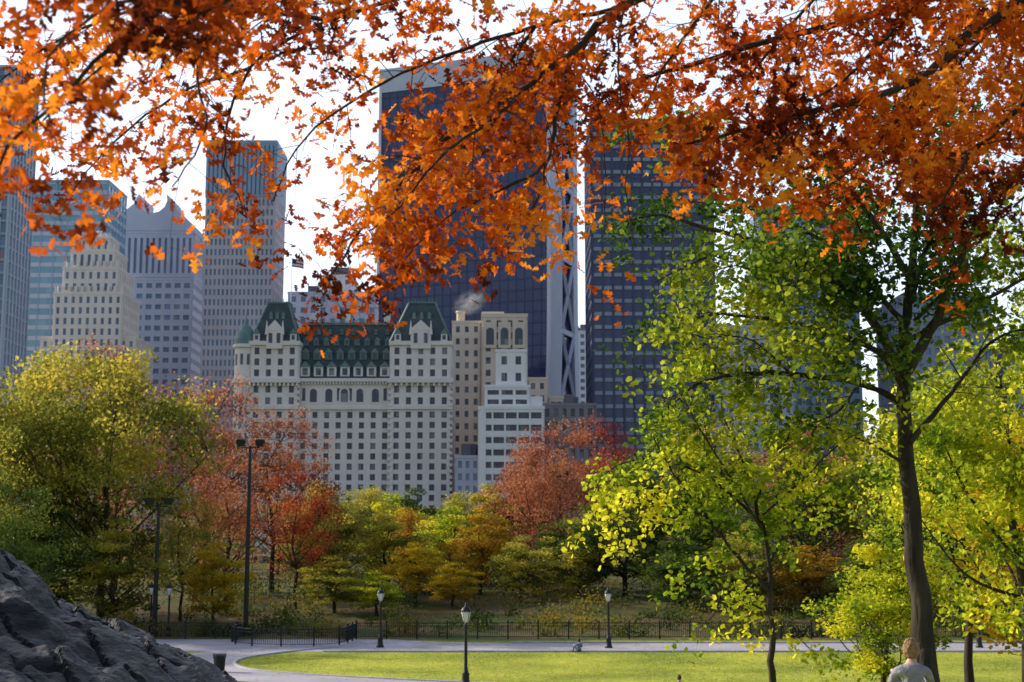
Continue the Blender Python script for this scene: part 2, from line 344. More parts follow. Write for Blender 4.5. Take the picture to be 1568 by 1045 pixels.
g.append((y3([(10.85, 11), (9.8, 12), (8.5, 12.2), (7.4, 12)], 39, 36), .07, .02, .2, 1.3))
g.append((y3([(11.1, 13.5), (12.0, 16), (12.5, 18), (13, 20)], 39, 41), .09, .02, .2, 1.1))
g.append((y3([(11.1, 12.5), (13, 13.5), (15, 14.5), (17, 15)], 39, 37), .09, .02, .2, 1.1))
g.append((y3([(8.3, 14.8), (7.3, 14.2), (6.2, 14.4), (5.5, 14.2)], 39, 38), .05, .015, .1, 1.3))
g.append((y3([(9.5, 11.2), (8.8, 10.4), (7.6, 9.8), (6.9, 9.1)], 38.6, 38), .04, .015, .1, .9))
g.append((y3([(9.8, 13.5), (9.6, 14.8), (9.2, 15.8), (8.6, 16.6)], 39, 36.5), .06, .015, .1, 1.4))
g.append((y3([(10, 13.3), (8.8, 13.8), (7.6, 14.2), (6.6, 14.3)], 39, 36), .06, .015, .1, 1.4))
g.append((y3([(6.8, 15.5), (5.6, 15.0), (4.7, 14.6), (4.0, 14.2)], 40, 40), .05, .015, .1, .9))
g.append((y3([(7.5, 11.4), (6.6, 12.3), (5.7, 12.5), (5.0, 12.1)], 38, 39), .04, .015, .1, 1.2))
g.append((y3([(11.2, 13), (12.6, 14.2), (13.8, 15.2), (15.5, 16)], 39, 43), .07, .015, .1, 1.2))
g.append((y3([(11.0, 12.6), (10.4, 14.2), (10.0, 15.6), (9.6, 17)], 39, 42), .07, .015, .1, 1.2))
limb_tree('maple_tree', g, 0.185, MAPLE, F_GREEN, 5, 0.18, 1.25, 7.2, sub=3, droop=0.22, up=0.9, spread=0.15)

s = []
s.append((y3([(6.75, 2.4), (6.7, 3.6), (6.72, 5), (6.6, 7), (6.2, 8.6), (5.6, 10.2)], 37.5, 37.5), .12, .02, .5, 1.1))
s.append((y3([(6.72, 5.6), (5.7, 6.7), (5.0, 7.6), (4.2, 8.6), (3.6, 9.6)], 37.5, 36.5), .06, .015, .25, 1.1))
s.append((y3([(6.65, 6.2), (7.3, 7.3), (8.2, 8.1), (9.1, 8.5)], 37.5, 38.5), .05, .012, .3, .9))
s.append((y3([(6.5, 7.4), (5.2, 8.6), (3.6, 9.1), (2.6, 8.8), (2.2, 8.2)], 37.5, 38.5), .045, .012, .2, 1.3))
s.append((y3([(5.0, 7.6), (3.8, 7.8), (2.8, 7.6), (2.3, 7.3)], 36.9, 36), .03, .01, .2, 1.1))
s.append((y3([(6.72, 5.0), (6.0, 5.4), (5.4, 5.2), (5.0, 4.9)], 37.5, 37), .03, .01, .3, 1.0))
s.append((y3([(6.72, 4.4), (7.3, 4.5), (7.7, 4.1)], 37.5, 37.2), .02, .01, .3, .9))
s.append((y3([(6.4, 8), (7.2, 9.4), (7.6, 10.2)], 37.5, 38), .035, .01, .2, 1.0))
s.append((y3([(5.7, 6.7), (4.9, 6.5), (4.3, 6.3)], 37.2, 37), .025, .01, .2, .9))
s.append((y3([(6.5, 7.2), (5.6, 8.6), (4.8, 9.8), (4.2, 10.8)], 37.2, 36), .04, .01, .2, 1.2))
s.append((y3([(6.5, 7.6), (7.4, 8.4), (8.4, 9.4), (9.2, 9.8)], 37.2, 36), .04, .01, .2, 1.0))
limb_tree('young_maple_tree', s, 0.155, MAPLE, F_LIME, 8, 0.165, 0.95, 6.3, sub=3, droop=0.25, up=0.9, spread=0.15)

# ------------------------------------------------------------------ generic trees
def gen_tree(seed, Hh=20., Rr=7., cb=.25, tr=.3, ncl=70, nl=9000, leaf=.34, top=.8):
    rng = np.random.default_rng(seed); rnd = random.Random(seed)
    mb = MB()
    tz = Hh*top
    T = [Vector((rnd.gauss(0, .25)*(i > 0)*i*.4, rnd.gauss(0, .25)*(i > 0)*i*.4, tz*i/6)) for i in range(7)]
    mb.tube([T[0]-Vector((0,0,.6))]+T, [tr*1.5, tr*1.15]+[tr*(1-.85*i/6) for i in range(1, 7)], 8)
    cz = Hh*(cb+1)/2; rz = Hh*(1-cb)/2
    C = []
    lob = [rnd.uniform(.72, 1.15) for _ in range(8)]
    while len(C) < ncl:
        v = Vector((rnd.gauss(0, 1), rnd.gauss(0, 1), rnd.gauss(0, 1))).normalized()*rnd.random()**.38
        az = (math.atan2(v.y, v.x)/(2*math.pi) % 1)*8; k = int(az); f = az-k
        lb = lob[k % 8]*(1-f)+lob[(k+1) % 8]*f
        w = 1.0-.25*max(0, v.z)
        c = Vector((v.x*Rr*lb*w, v.y*Rr*lb*w, cz+v.z*rz*rnd.uniform(.85, 1.05)))
        if v.z < -.3 and rnd.random() < .2: continue
        C.append(c)
    prim = sorted(C, key=lambda c: -(Vector((c.x, c.y)).length+rnd.random()*2))[:11]
    nodes = []
    for c in prim:
        h0 = min(max(c.z*rnd.uniform(.35, .6), Hh*cb*.7), tz*.9); i = min(int(h0/tz*6), 5); t0 = T[i].lerp(T[i+1], h0/tz*6-i)
        mid = t0.lerp(c, .5)+Vector((rnd.gauss(0, .4), rnd.gauss(0, .4), -.03*Hh+rnd.gauss(0, .3)))
        P = catmull([t0, mid, c], 4); r0 = tr*.38
        mb.tube(P, [r0*(1-.85*k/(len(P)-1)) for k in range(len(P))], 5)
        nodes += P[2:]
    for c in C:
        if c in prim: continue
        nd = min(nodes+T[2:], key=lambda q: (q-c).length+max(0, q.z-c.z)*1.5)
        mid = nd.lerp(c, .5)+Vector((rnd.gauss(0, .25), rnd.gauss(0, .25), rnd.gauss(0, .2)))
        mb.tube([nd, mid, c], [tr*.12, tr*.08, tr*.03], 4)
        for _ in range(2):
            e = c+Vector((rnd.gauss(0, .8), rnd.gauss(0, .8), rnd.gauss(0.2, .6))); mb.tube([mid, e], [tr*.05, tr*.02], 3)
    per = nl//ncl; LP = []
    for c in C:
        sg = Rr*rnd.uniform(.08, .16); k = int(per*rnd.uniform(.4, 1.6))
        g_ = rng.normal(size=(k, 3)); rr = np.linalg.norm(g_, axis=1)[:, None]; g_ = g_/rr*np.minimum(rr, 2.0)
        LP.append(np.array(c)[None]+g_*sg*np.array([1.1, 1.1, .7]))
    return assemble('tree_mesh', mb, np.concatenate(LP), leaf, DIAMOND, [BARK, F_OLIVE], rng, .6, link=False)
VAR = [gen_tree(1, nl=15000, ncl=95, leaf=.32), gen_tree(2, Rr=6, cb=.15, ncl=85, nl=13000, leaf=.34), gen_tree(3, Rr=8, cb=.22, ncl=120, nl=21000, leaf=.32), gen_tree(4, Rr=5.5, cb=.08, ncl=70, nl=10000, leaf=.42),
       gen_tree(6, Rr=7, cb=.15, ncl=85, nl=9500, leaf=.29)]
VR = [7, 6, 8, 5.5, 7]
rt = random.Random(3)
def tree(name, x, y, h, r, var, mat, dz=0):
    o = bpy.data.objects.new(name, VAR[var]); COL.objects.link(o)
    o.location = (x, y, H(x, y)-.15+dz); o.rotation_euler[2] = rt.uniform(0, 6.28)
    o.scale = (r/VR[var], r/VR[var], h/20)
    o.material_slots[1].link = 'OBJECT'; o.material_slots[1].material = mat
    return o
TL = [
 ('elm_tree', -33.5, 118, 24, 9, 2, F_OLIVE), ('elm_tree', -44, 114, 22, 7.5, 0, F_OLIVE), ('elm_tree', -42, 126, 24.5, 7.5, 1, F_OLIVE),
 ('elm_tree', -38.0, 100, 17, 5.0, 4, F_OLIVE), ('elm_tree', -32.5, 93, 12, 3.8, 4, F_DKGREEN), ('elm_tree', -31, 43, 12, 5, 1, F_OLIVE), ('elm_tree', -27, 50, 12, 4.5, 4, F_OLIVE),  # last two elms are unseen, added left of view to shade the rock outcrop
 ('maple_tree', -42, 152, 27, 9, 4, F_RUST), ('maple_tree', -32, 150, 23, 7.5, 4, F_RUST), ('maple_tree', -25, 150, 19.5, 6.5, 4, F_RUST),
 ('red_maple_tree', -20, 133, 13.5, 4.6, 4, F_RED), ('maple_tree', -25, 126, 15, 4.6, 4, F_RUST), ('small_tree', -24.0, 116, 7, 3, 3, F_YELLOW),
 ('elm_tree', -37, 112, 11, 5, 3, F_DKGREEN), ('small_tree', -31, 113, 9, 4, 3, F_OLIVE), ('small_tree', -27.5, 120, 11, 3.6, 4, F_OLIVE),
 ('small_tree', -18.5, 145, 9.5, 5.0, 1, F_OLIVE), ('ash_tree', -25, 185, 13.5, 6, 1, F_OLIVE), ('ash_tree', -19, 192, 13, 5.5, 0, F_OLIVE),
 ('ash_tree', -13, 185, 12, 5.5, 3, F_DKGREEN), ('small_tree', -13, 150, 9, 4.5, 3, F_OLIVE), ('small_tree', -9.2, 138, 5.8, 3.4, 3, F_YELLOW), ('small_tree', -12, 168, 9.5, 4, 1, F_GOLD),
 ('small_tree', -6.5, 158, 9, 4.5, 3, F_LIME), ('ash_tree', -7.5, 195, 12.5, 5.5, 1, F_OLIVE), ('small_tree', -3.2, 146, 9, 3.8, 3, F_GOLD), ('ash_tree', -3.0, 170, 12, 4.6, 3, F_OLIVE),
 ('small_tree', -16, 130, 5, 3.4, 3, F_OLIVE), ('small_tree', .8, 136, 6.5, 3.2, 3, F_OLIVE), ('small_tree', -15, 175, 11, 4.5, 3, F_LIME), ('small_tree', -22, 160, 10, 5, 3, F_OLIVE),
 ('small_tree', -5.5, 133, 4.2, 3.0, 3, F_YELLOW), ('small_tree', -12, 128, 3.8, 2.8, 3, F_LIME),
 ('maple_tree', 3.0, 160, 17, 5.4, 4, F_RUST), ('maple_tree', 5.4, 168, 20, 7.0, 4, F_RUST), ('red_maple_tree', 10.8, 178, 21, 5.6, 4, F_RED), ('maple_tree', 0.5, 175, 15, 5, 1, F_RUST),
 ('small_tree', 6.5, 140, 8, 4, 3, F_OLIVE), ('small_tree', 3.5, 148, 7, 4, 3, F_DKGREEN),
 ('elm_tree', 11, 140, 12, 5.5, 3, F_DKGREEN), ('elm_tree', 17, 150, 16, 7, 1, F_DKGREEN), ('maple_tree', 23, 165, 20, 7, 1, F_OLIVE), ('small_tree', 21, 128, 8, 4, 3, F_OLIVE),
 ('elm_tree', 28, 140, 15, 6.5, 1, F_DKGREEN), ('maple_tree', 33, 155, 19, 7, 1, F_RUST), ('elm_tree', 37, 138, 17, 7, 0, F_OLIVE), ('elm_tree', 45, 145, 19, 8, 1, F_DKGREEN),
 ('ash_tree', 52, 140, 18, 7, 2, F_YELLOW), ('elm_tree', 60, 150, 20, 8, 0, F_DKGREEN), ('small_tree', 30, 122, 7, 4, 3, F_DKGREEN), ('small_tree', 40, 120, 8, 4, 3, F_YELLOW),
 ('small_tree', 15, 130, 7, 4, 3, F_DKGREEN), ('small_tree', 34, 130, 9, 5, 3, F_DKGREEN), ('small_tree', 26, 128, 6, 4, 3, F_GOLD), ('small_tree', 47, 126, 9, 5, 3, F_DKGREEN),
 ('elm_tree', -54, 125, 22, 8, 0, F_OLIVE), ('elm_tree', 72, 140, 20, 8, 2, F_OLIVE),
 ('small_tree', 14.8, 58, 7.2, 2.6, 3, F_LIME), ('ash_tree', 17.0, 48, 13.5, 4.4, 1, F_LIME), ('ash_tree', 19.5, 62, 15, 5, 0, F_LIME), ('ash_tree', 21.5, 56, 12, 4.5, 3, F_YELLOW),
]
for t in TL: tree(*t)
def belt():
    rng = np.random.default_rng(77); rnd = random.Random(77); mb = MB(); LP = []
    for i in range(75):
        x = -120+i*3.5+rnd.gauss(0, 1.5); y = rnd.uniform(205, 300); hh = rnd.uniform(9.5, 14); z0 = 2.3
        mb.tube([(x, y, z0-.5), (x+.2, y, z0+hh*.5), (x+.3, y, z0+hh*.85)], [.28, .2, .05], 5)
        for k in range(20):
            c = np.array([x+rnd.gauss(0, 2.2), y+rnd.gauss(0, 2), z0+hh*rnd.uniform(.12, .95)])
            LP.append(c[None]+rng.normal(size=(60, 3))*np.array([1.1, 1.1, .8]))
    return assemble('distant_trees', mb, np.concatenate(LP), .6, DIAMOND, [BARK, foliage('mixed_autumn_leaves', [(0.06, 0.09, 0.03), (.15, .17, .05), (.26, .24, .06), (.27, .16, .07)], .4, .09)], rng, .6)
belt()
def shrubs():
    rng = np.random.default_rng(5); rnd = random.Random(5); mb = MB(); LP = []
    for i in range(520):
        x = rnd.uniform(-58, 70); u = rnd.random()
        y = 109.5+u*u*90; z0 = H(x, y); r = rnd.uniform(.5, 1.5)*(1 if y < 125 else 1.7)
        if x > -14 and x < 8 and y < 116 and rnd.random() < .5: continue
        mb.tube([(x, y, z0-.2), (x, y, z0+r*.8)], [.05, .03], 4)
        LP.append(np.array([x, y, z0+r*.55])[None]+rng.normal(size=(int(130*r), 3))*np.array([.6, .6, .38])*r)
    for i in range(60):
        x = rnd.uniform(-33, -21.5); y = rnd.uniform(76, 105); r = rnd.uniform(.4, .9)
        if y > 92.5: continue
        LP.append(np.array([x, y, r*.4])[None]+rng.normal(size=(int(150*r), 3))*np.array([.6, .6, .35])*r)
    P = np.concatenate(LP); P[:, 2] = np.maximum(P[:, 2], hgt(P[:, 0], P[:, 1])+.03)
    return assemble('shrubs', mb, P, .25, DIAMOND, [BARK, foliage('shrub_leaves', [(.02, .035, .012), (.05, .08, .018), (.12, .14, .025), (.26, .19, .03)], .35, .12)], rng, .5)
shrubs()
rng = np.random.default_rng(9)
def inlawn(x, y):
    ok = (y > 73) & (y < 93.6)
    left = np.interp(y, [73, 77, 84, 90, 94], [-4, -11, -15.9, -15.8, -12.6])
    return ok & (x > left)
gx = rng.uniform(-18, 42, 45000); gy = rng.uniform(66, 93.6, 45000); k = inlawn(gx, gy); gx = gx[k]; gy = gy[k]
n = len(gx); a = rng.uniform(0, 3.14, n); hb = rng.uniform(.03, .07, n)
V = np.zeros((n, 3, 3)); w = .03
V[:, 0, 0] = gx-np.cos(a)*w; V[:, 0, 1] = gy-np.sin(a)*w; V[:, 1, 0] = gx+np.cos(a)*w; V[:, 1, 1] = gy+np.sin(a)*w
V[:, 2, 0] = gx+rng.normal(0, .03, n); V[:, 2, 1] = gy+rng.normal(0, .03, n); V[:, 2, 2] = hb
V = V.reshape(-1, 3)
me = bpy.data.meshes.new('lawn_grass'); me.from_pydata(V.tolist(), [], np.arange(len(V)).reshape(-1, 3).tolist())
me.materials.append(foliage('grass_blades', [(.16, .21, .02), (.32, .36, .03), (.46, .46, .05)], .45, .16, 1.7)); o = bpy.data.objects.new('grass', me); COL.objects.link(o)
lx = rng.uniform(-18, 42, 3200); ly = rng.uniform(68, 106, 3200)
assemble('fallen_leaves', MB(), np.stack([lx, ly, np.full(len(lx), .05)+hgt(lx, ly)], 1), .11, DIAMOND, [BARK, F_ORANGE], rng, 6)

# ------------------------------------------------------------------ buildings (distance haze is put into the blue-grey wall and glass colours)
W_PLAZA = surf('pale_brick', (.71, .65, .61), (.81, .75, .70), .15, .8)
W_CREAM = surf('cream_stone', (.74, .67, .60), (.84, .76, .68), .1, .8)
W_SUNLIT = surf('sunlit_cream_brick', (.66, .54, .43), (.76, .64, .52), .1, .8)  # cream brick with the warmth of sunlight put into its base colour
W_WHITE = surf('white_masonry', (.76, .74, .74), (.84, .82, .82), .2, .7)
W_HAZE_GREY = surf('hazed_grey_granite', (.43, .45, .54), (.51, .53, .62), .1, .7)  # granite lightened and blued in its colour to stand for distance haze
W_BROWN = surf('brown_stone', (.24, .22, .24), (.31, .29, .31), .1, .8)
W_DARK = surf('dark_metal_cladding', (.05, .06, .12), (.07, .08, .15), .2, .4)
W_HAZE_PALE = surf('hazed_pale_panel', (.46, .51, .62), (.54, .59, .70), .2, .6)  # paleness is aerial haze painted into the panel colour
W_MID = surf('blue_grey_spandrel', (.26, .29, .38), (.31, .35, .44), .2, .6)
W_HAZE_BLUE = surf('hazed_blue_panel', (.27, .38, .52), (.33, .44, .58), .1, .5)  # panel blue includes a painted haze lift
W_TRAV = surf('travertine', (.60, .61, .72), (.68, .69, .79), .1, .6)
ROOFG = surf('green_slate', (.038, .055, .062), (.07, .092, .098), .5, .6, .3, 3)
COPPER = surf('verdigris_copper', (.11, .19, .18), (.17, .26, .24), .8, .6)
ROOFD = surf('tar_roof', (.12, .12, .15), (.16, .16, .19), .5, .9)
G_DARK = glass('dark_window_glass', (.05, .05, .08), (.22, .21, .24), (1.4, 1.4, 3.3), .25)
G_HAZE_BLUE = glass('hazed_blue_window_glass', (.16, .22, .34), (.21, .29, .44), (2.5, 2.5, 3.8), .4, .1)  # glass colour raised to a hazy blue, no haze volume in the scene
G_HAZE_DEEP = glass('hazed_deep_blue_glass', (.038, .047, .13), (.053, .064, .165), (3.05, 3.05, 3.9), .5, .12)  # dark glass with the blue lift of distance haze in its base colour
G_HAZE_TEAL = glass('hazed_teal_glass', (.19, .37, .48), (.26, .44, .56), (3, 3, 3.8), .4, .12)  # teal glass paled by haze painted into its colour

def facade(mb, O, u, n, L, z0, z1, nc, nr, wf, hf, dep=.4, mp=0, ms=None, e0=0, e1=0):
    ms = mp if ms is None else ms
    cw = (L-e0-e1)/nc; pw = cw*(1-wf); ch = (z1-z0)/nr; sh = ch*(1-hf)
    for i in range(nc+1):
        a = e0+i*cw; a0 = a-pw/2; a1 = a+pw/2
        if i == 0: a0 = 0
        if i == nc: a1 = L
        mb.obox(O, u, n, a0, a1, -.02, dep, z0, z1, mp)
    for j in range(nr+1):
        z = z0+j*ch; b0 = max(z-sh/2, z0+.01); b1 = min(z+sh/2, z1-.01)
        mb.obox(O, u, n, .02, L-.02, -.02, dep-.06 if mp == ms else dep-.12, b0, b1, ms)
def block(wm, gm, x0, x1, y0, y1, z0, z1, nf, ns, nr, wf=.5, hf=.55, dep=.4, mp=0, ms=None, cornice=.8):
    gm.box(x0, x1, y0, y1, z0, z1-.05)
    facade(wm, (x0, y0), (1, 0), (0, -1), x1-x0, z0, z1, nf, nr, wf, hf, dep, mp, ms)
    facade(wm, (x0, y1), (1, 0), (0, 1), x1-x0, z0, z1, nf, nr, wf, hf, dep, mp, ms)
    facade(wm, (x1, y0), (0, 1), (1, 0), y1-y0, z0, z1, ns, nr, wf, hf, dep, mp, ms)
    facade(wm, (x0, y0), (0, 1), (-1, 0), y1-y0, z0, z1, ns, nr, wf, hf, dep, mp, ms)
    c = dep+.12
    if cornice: wm.box(x0-c, x1+c, y0-c, y1+c, z1, z1+cornice, mp)
def rooftop(mb, x0, x1, y0, y1, z, rnd, m=2):
    for _ in range(5):
        a = rnd.uniform(x0+1, x1-5); b = rnd.uniform(y0+2, y1-6); w_ = rnd.uniform(2, 5); h_ = rnd.uniform(1.5, 4)
        mb.box(a, a+w_, b, b+w_*.8, z-.1, z+h_+rnd.random()*.1, m)
def tower(name, x0, x1, y0, y1, z, nf, ns, nr, wf, hf, wall, gl, dep=.4, sp=None, cornice=.8, roof=True, seed=0):
    e = empty(name, ((x0+x1)/2, y0, 0)); cx, cy = (x0+x1)/2, y0
    w = MB(); g_ = MB()
    block(w, g_, x0-cx, x1-cx, 0, y1-y0, 0, z, nf, ns, nr, wf, hf, dep, 0, 1 if sp else None, cornice)
    if roof: rooftop(w, x0-cx, x1-cx, 0, y1-y0, z+cornice, random.Random(seed+int(abs(x0))), 2)
    w.obj('walls', [wall, sp or wall, ROOFD], e); g_.obj('windows', [gl], e)
    return e
tower('office_tower', -192, -152, 420, 440, 152, 14, 7, 38, .6, .8, W_HAZE_PALE, G_HAZE_BLUE, .5, W_HAZE_BLUE)
tower('glass_office_tower', -200, -151.5, 520, 545, 142, 10, 6, 36, .9, .6, W_HAZE_BLUE, G_HAZE_TEAL, .3, W_HAZE_PALE)
e = empty('stepped_tower', (-145, 480, 0)); w = MB(); g_ = MB()
block(w, g_, -11.5, 11.5, 0, 22, 0, 92, 9, 8, 25, .42, .6, cornice=1)
block(w, g_, -9.4, 9.4, 1.6, 20, 93, 101, 7, 6, 2, .4, .6, cornice=1)
block(w, g_, -7.4, 7.4, 3.2, 18, 102, 107.5, 6, 5, 1, .45, .7, cornice=1)
block(w, g_, -5.2, 5.2, 5, 15, 108.5, 112.5, 4, 4, 1, .4, .75, cornice=.8)
w.lathe((0, 10, 113.3), [(3.6, 0), (3.4, 1.2), (2.4, 2.4), (.6, 3.2)], 12)
block(w, g_, -16, 16, 2, 26, 0, 77, 12, 9, 21, .42, .55)
for x in np.arange(-11.2, 11.3, 2.24): w.box(x-.5, x+.5, -.4, .6, 93.02, 95)
for x in np.arange(-9, 9.1, 2.25): w.box(x-.45, x+.45, 1.2, 2.0, 102.02, 104)
for x in np.arange(-7, 7.1, 2.0): w.box(x-.35, x+.35, 2.8, 3.5, 108.52, 110)
for x in np.arange(-5, 5.1, 2.0): w.box(x-.3, x+.3, 4.6, 5.2, 113.32, 114.6)
w.obj('walls', [W_CREAM, W_CREAM], e); g_.obj('windows', [G_HAZE_BLUE], e)
e = empty('granite_tower', (-144, 560, 0)); w = MB(); g_ = MB()
block(w, g_, -18, 16, 0, 24, 0, 112, 9, 7, 26, .62, .45, .5, cornice=1)
block(w, g_, -18, 16, 0, 24, 113.1, 131, 14, 10, 1, .45, .8, .7, cornice=1)
pr = [(-18.5, 132.2), (16.5, 132.2), (16.5, 134)]
for k in range(0, 6): pr.append((16.5-(k+1)*1.7, 134+(k+1)*1.6))
cxn, czn, rn = -1, 147, 6
for k in range(9):
    t = math.radians(20-k*27.5); pr.append((cxn+rn*math.cos(t), czn+rn*math.sin(t)-1.5))
for k in range(6): pr.append((-8.3-k*1.9, 143.6-k*1.6))
pr.append((-18.5, 134))
nP = len(pr)
w.add([(x, -.4, z) for x, z in pr]+[(x, 24.4, z) for x, z in pr], [list(range(nP)), list(range(2*nP-1, nP-1, -1))]+[[i, nP+i, nP+(i+1) % nP, (i+1) % nP] for i in range(nP)])
w.obj('walls', [W_HAZE_GREY, W_HAZE_GREY], e); g_.obj('windows', [G_HAZE_BLUE], e)
e = empty('apartment_tower', (-97.8, 500, 0)); w = MB(); g_ = MB()
block(w, g_, -12.2, 12.2, 0, 22, 0, 131, 16, 12, 36, .5, .62, .4, 0, 0, .3)
block(w, g_, -12.3, 12.3, -.1, 22.1, 131.4, 151, 16, 12, 1, .35, .93, .5, 1, 1, 1.2)
w.obj('walls', [surf('mauve_brick', (.48, .45, .50), (.58, .54, .59), .1, .7), W_HAZE_BLUE], e); g_.obj('windows', [G_HAZE_BLUE], e)
tower('office_block', -86, -52, 540, 570, 103, 9, 6, 24, .5, .5, W_HAZE_PALE, G_HAZE_BLUE, seed=4)
tower('office_block', -73, -62, 542, 560, 110, 3, 4, 26, .4, .4, W_WHITE, G_HAZE_BLUE, seed=5)

# ---- grand hotel (chateau roof)
e = empty('grand_hotel', (-48, 400, 0)); cx = -48
w = MB(); g_ = MB(); rf = MB()
X0, X1 = -76.5-cx, -17.4-cx
PL = (-73.8-cx, -60.5-cx); PR = (-34.2-cx, -17.4-cx)
g_.box(X0, X1, .4, 22, 0, 52.7)
def seg(a0, a1, y, nc, z0, z1, nr, wf=.44, hf=.60, dep=.45): facade(w, (a0, y), (1, 0), (0, -1), a1-a0, z0, z1, nc, nr, wf, hf, dep)
seg(PL[1], PR[0], .4, 8, 4, 44.8, 14)
seg(PL[1], PR[0], .4, 8, 45.6, 52.7, 1, .30, .5, .5)
for (a, b, nc) in ((PL[0], PL[1], 4), (PR[0], PR[1], 5)):
    g_.box(a, b, -.9, 12, 0, 63.2)
    seg(a, b, -.9, nc, 4, 44.8, 14); seg(a, b, -.9, nc, 45.6, 52.2, 2, .42, .6); seg(a, b, -.9, nc, 53.6, 63, 3, .42, .62)
    w.box(a-.7, b+.7, -2.0, -.5, 44.85, 45.5); w.box(a-.9, b+.9, -2.6, -.6, 52.3, 53.5); w.box(a-.6, b+.6, -2.0, 12.6, 63.05, 64.2)
    for x in np.linspace(a, b, 12): w.box(x-.25, x+.25, -2.4, -1.5, 51.4, 52.25)
    facade(w, (a, -.9), (0, 1), (-1, 0), 12.9, 53.6, 63, 3, 2, .4, .6); facade(w, (b, -.9), (0, 1), (1, 0), 12.9, 53.6, 63, 3, 2, .4, .6)
    for z in np.arange(5, 52, 1.7):
        for xx in (a, b): w.box(xx-.7, xx+.7, -1.5, -1.0, z, z+.9)
    rf.frustum(a-.3, b+.3, -1.2, 12.3, 64.2, a+(b-a)*.27, b-(b-a)*.27, 3.2, 8.6, 75.8, 0)
    rf.box(a+(b-a)*.25, b-(b-a)*.25, 3.0, 8.8, 75.8, 76.3, 1)
    for x in np.linspace(a+(b-a)*.27, b-(b-a)*.27, 9): rf.box(x-.08, x+.08, 3.0, 3.16, 76.3, 77.1, 1)
    for (p, q) in (((a-.3, -1.25, 64.2), (a+(b-a)*.27, 3.15, 75.8)), ((b+.3, -1.25, 64.2), (b-(b-a)*.27, 3.15, 75.8))): rf.tube([p, q], [.3, .3], 4, 1)
    m_ = (a+b)/2; gw = (b-a)*.17
    w.box(m_-gw, m_+gw, -2.2, 1.5, 62, 67.2); w.gable(m_, gw+.4, -2.3, 2.5, 67.2, 70.2)
    for xx in (m_-gw, m_+gw): w.frustum(xx-.45, xx+.45, -2.5, -1.6, 66, xx-.08, xx+.08, -2.1, -2.0, 70.0)
    for xx in (-1, 1): g_.box(m_+xx*gw*.5-.5, m_+xx*gw*.5+.5, -2.32, -2.2, 63.6, 66.4)
    for xx in (m_-gw*2.3, m_+gw*2.3):
        w.box(xx-.9, xx+.9, -1.6, 1, 64.2, 66.2); g_.box(xx-.45, xx+.45, -1.7, -1.6, 64.6, 65.9); rf.gable(xx, 1.15, -1.7, 1.5, 66.2, 67.9, 1)
    for xx in (a+(b-a)*.37, (a+b)/2, b-(b-a)*.37):
        rf.box(xx-.5, xx+.5, 1.4, 4, 70.8, 72.2, 1); rf.gable(xx, .65, 1.3, 4, 72.2, 73.2, 1)
w.box(X0-.2, X1+.2, -.5, .38, 0, 3.95)
w.box(PL[1], PR[0], -.6, .5, 44.85, 45.55); w.box(PL[1]+.05, PR[0]-.05, -1.1, .5, 52.75, 53.7)
for x in np.linspace(PL[1]+.5, PR[0]-.5, 30): w.box(x-.2, x+.2, -.9, .0, 52.0, 52.7)
for i in range(5):
    xx = PL[1]+(PR[0]-PL[1])*(i+1)/6; ra = 1.0
    n_ = 10; arc = [(xx+ra*math.cos(math.pi*k/n_), 49.8+ra*math.sin(math.pi*k/n_)) for k in range(n_+1)]
    arc = [(xx+ra, 47.0)]+arc+[(xx-ra, 47.0)]
    big = [(xx+(x-xx)*1.5, 46.5 if z < 47.1 else 49.8+(z-49.8)*1.5) for x, z in arc]
    q = len(arc)
    w.add([(x, -.20, z) for x, z in big]+[(x, .2, z) for x, z in big], [list(range(q)), list(range(2*q-1, q-1, -1))]+[[k, q+k, q+(k+1) % q, (k+1) % q] for k in range(q)])
    g_.add([(x, -.23, z) for x, z in arc]+[(x, -.1, z) for x, z in arc], [list(range(q))]+[[k, q+k, q+(k+1) % q, (k+1) % q] for k in range(q)])
rf.frustum(PL[1]-.2, PR[0]+.2, .3, 22, 53.7, PL[1]-.2, PR[0]+.2, 6.2, 16, 70, 0)
rf.box(PL[1], PR[0], 5.9, 16.2, 70, 70.7, 1)
for x in np.linspace(PL[1]+.3, PR[0]-.3, 40): rf.box(x-.07, x+.07, 5.9, 6.05, 70.7, 71.3, 1)
for r_, (zz, nn, sz) in enumerate(((54.4, 7, 1.3), (59.4, 8, 1.0), (63.6, 9, .75), (67.0, 8, .5))):
    yy = .3+(zz-53.7)/16.3*5.9
    for i in range(nn):
        xx = PL[1]+(PR[0]-PL[1])*(i+.5)/nn
        mt = rf if r_ else w
        mt.box(xx-sz, xx+sz, yy-.4, yy+2.4, zz, zz+sz*2.0, 1 if r_ else 0)
        g_.box(xx-sz*.55, xx+sz*.55, yy-.5, yy-.4, zz+.3, zz+sz*1.75)
        rf.gable(xx, sz*1.25, yy-.6, yy+3.2, zz+sz*2, zz+sz*3.3, 1)
facade(w, (X1, .4), (0, 1), (1, 0), 21.6, 4, 52.7, 6, 13, .42, .55)
facade(w, (X0, .4), (0, 1), (-1, 0), 21.6, 4, 52.7, 6, 13, .42, .55)
for xx in (PL[1]+2, 0, PR[0]-2.5): w.box(xx-.9, xx+.9, 12, 14, 66, 74.5)
tc_ = (X0+.6, 1.2, 0)
w.lathe(tc_, [(3.0, 0), (3.0, 52), (3.6, 52.3), (3.6, 53.4), (3.0, 53.6), (3.0, 62.2), (3.6, 62.5), (3.6, 63.4)], 20)
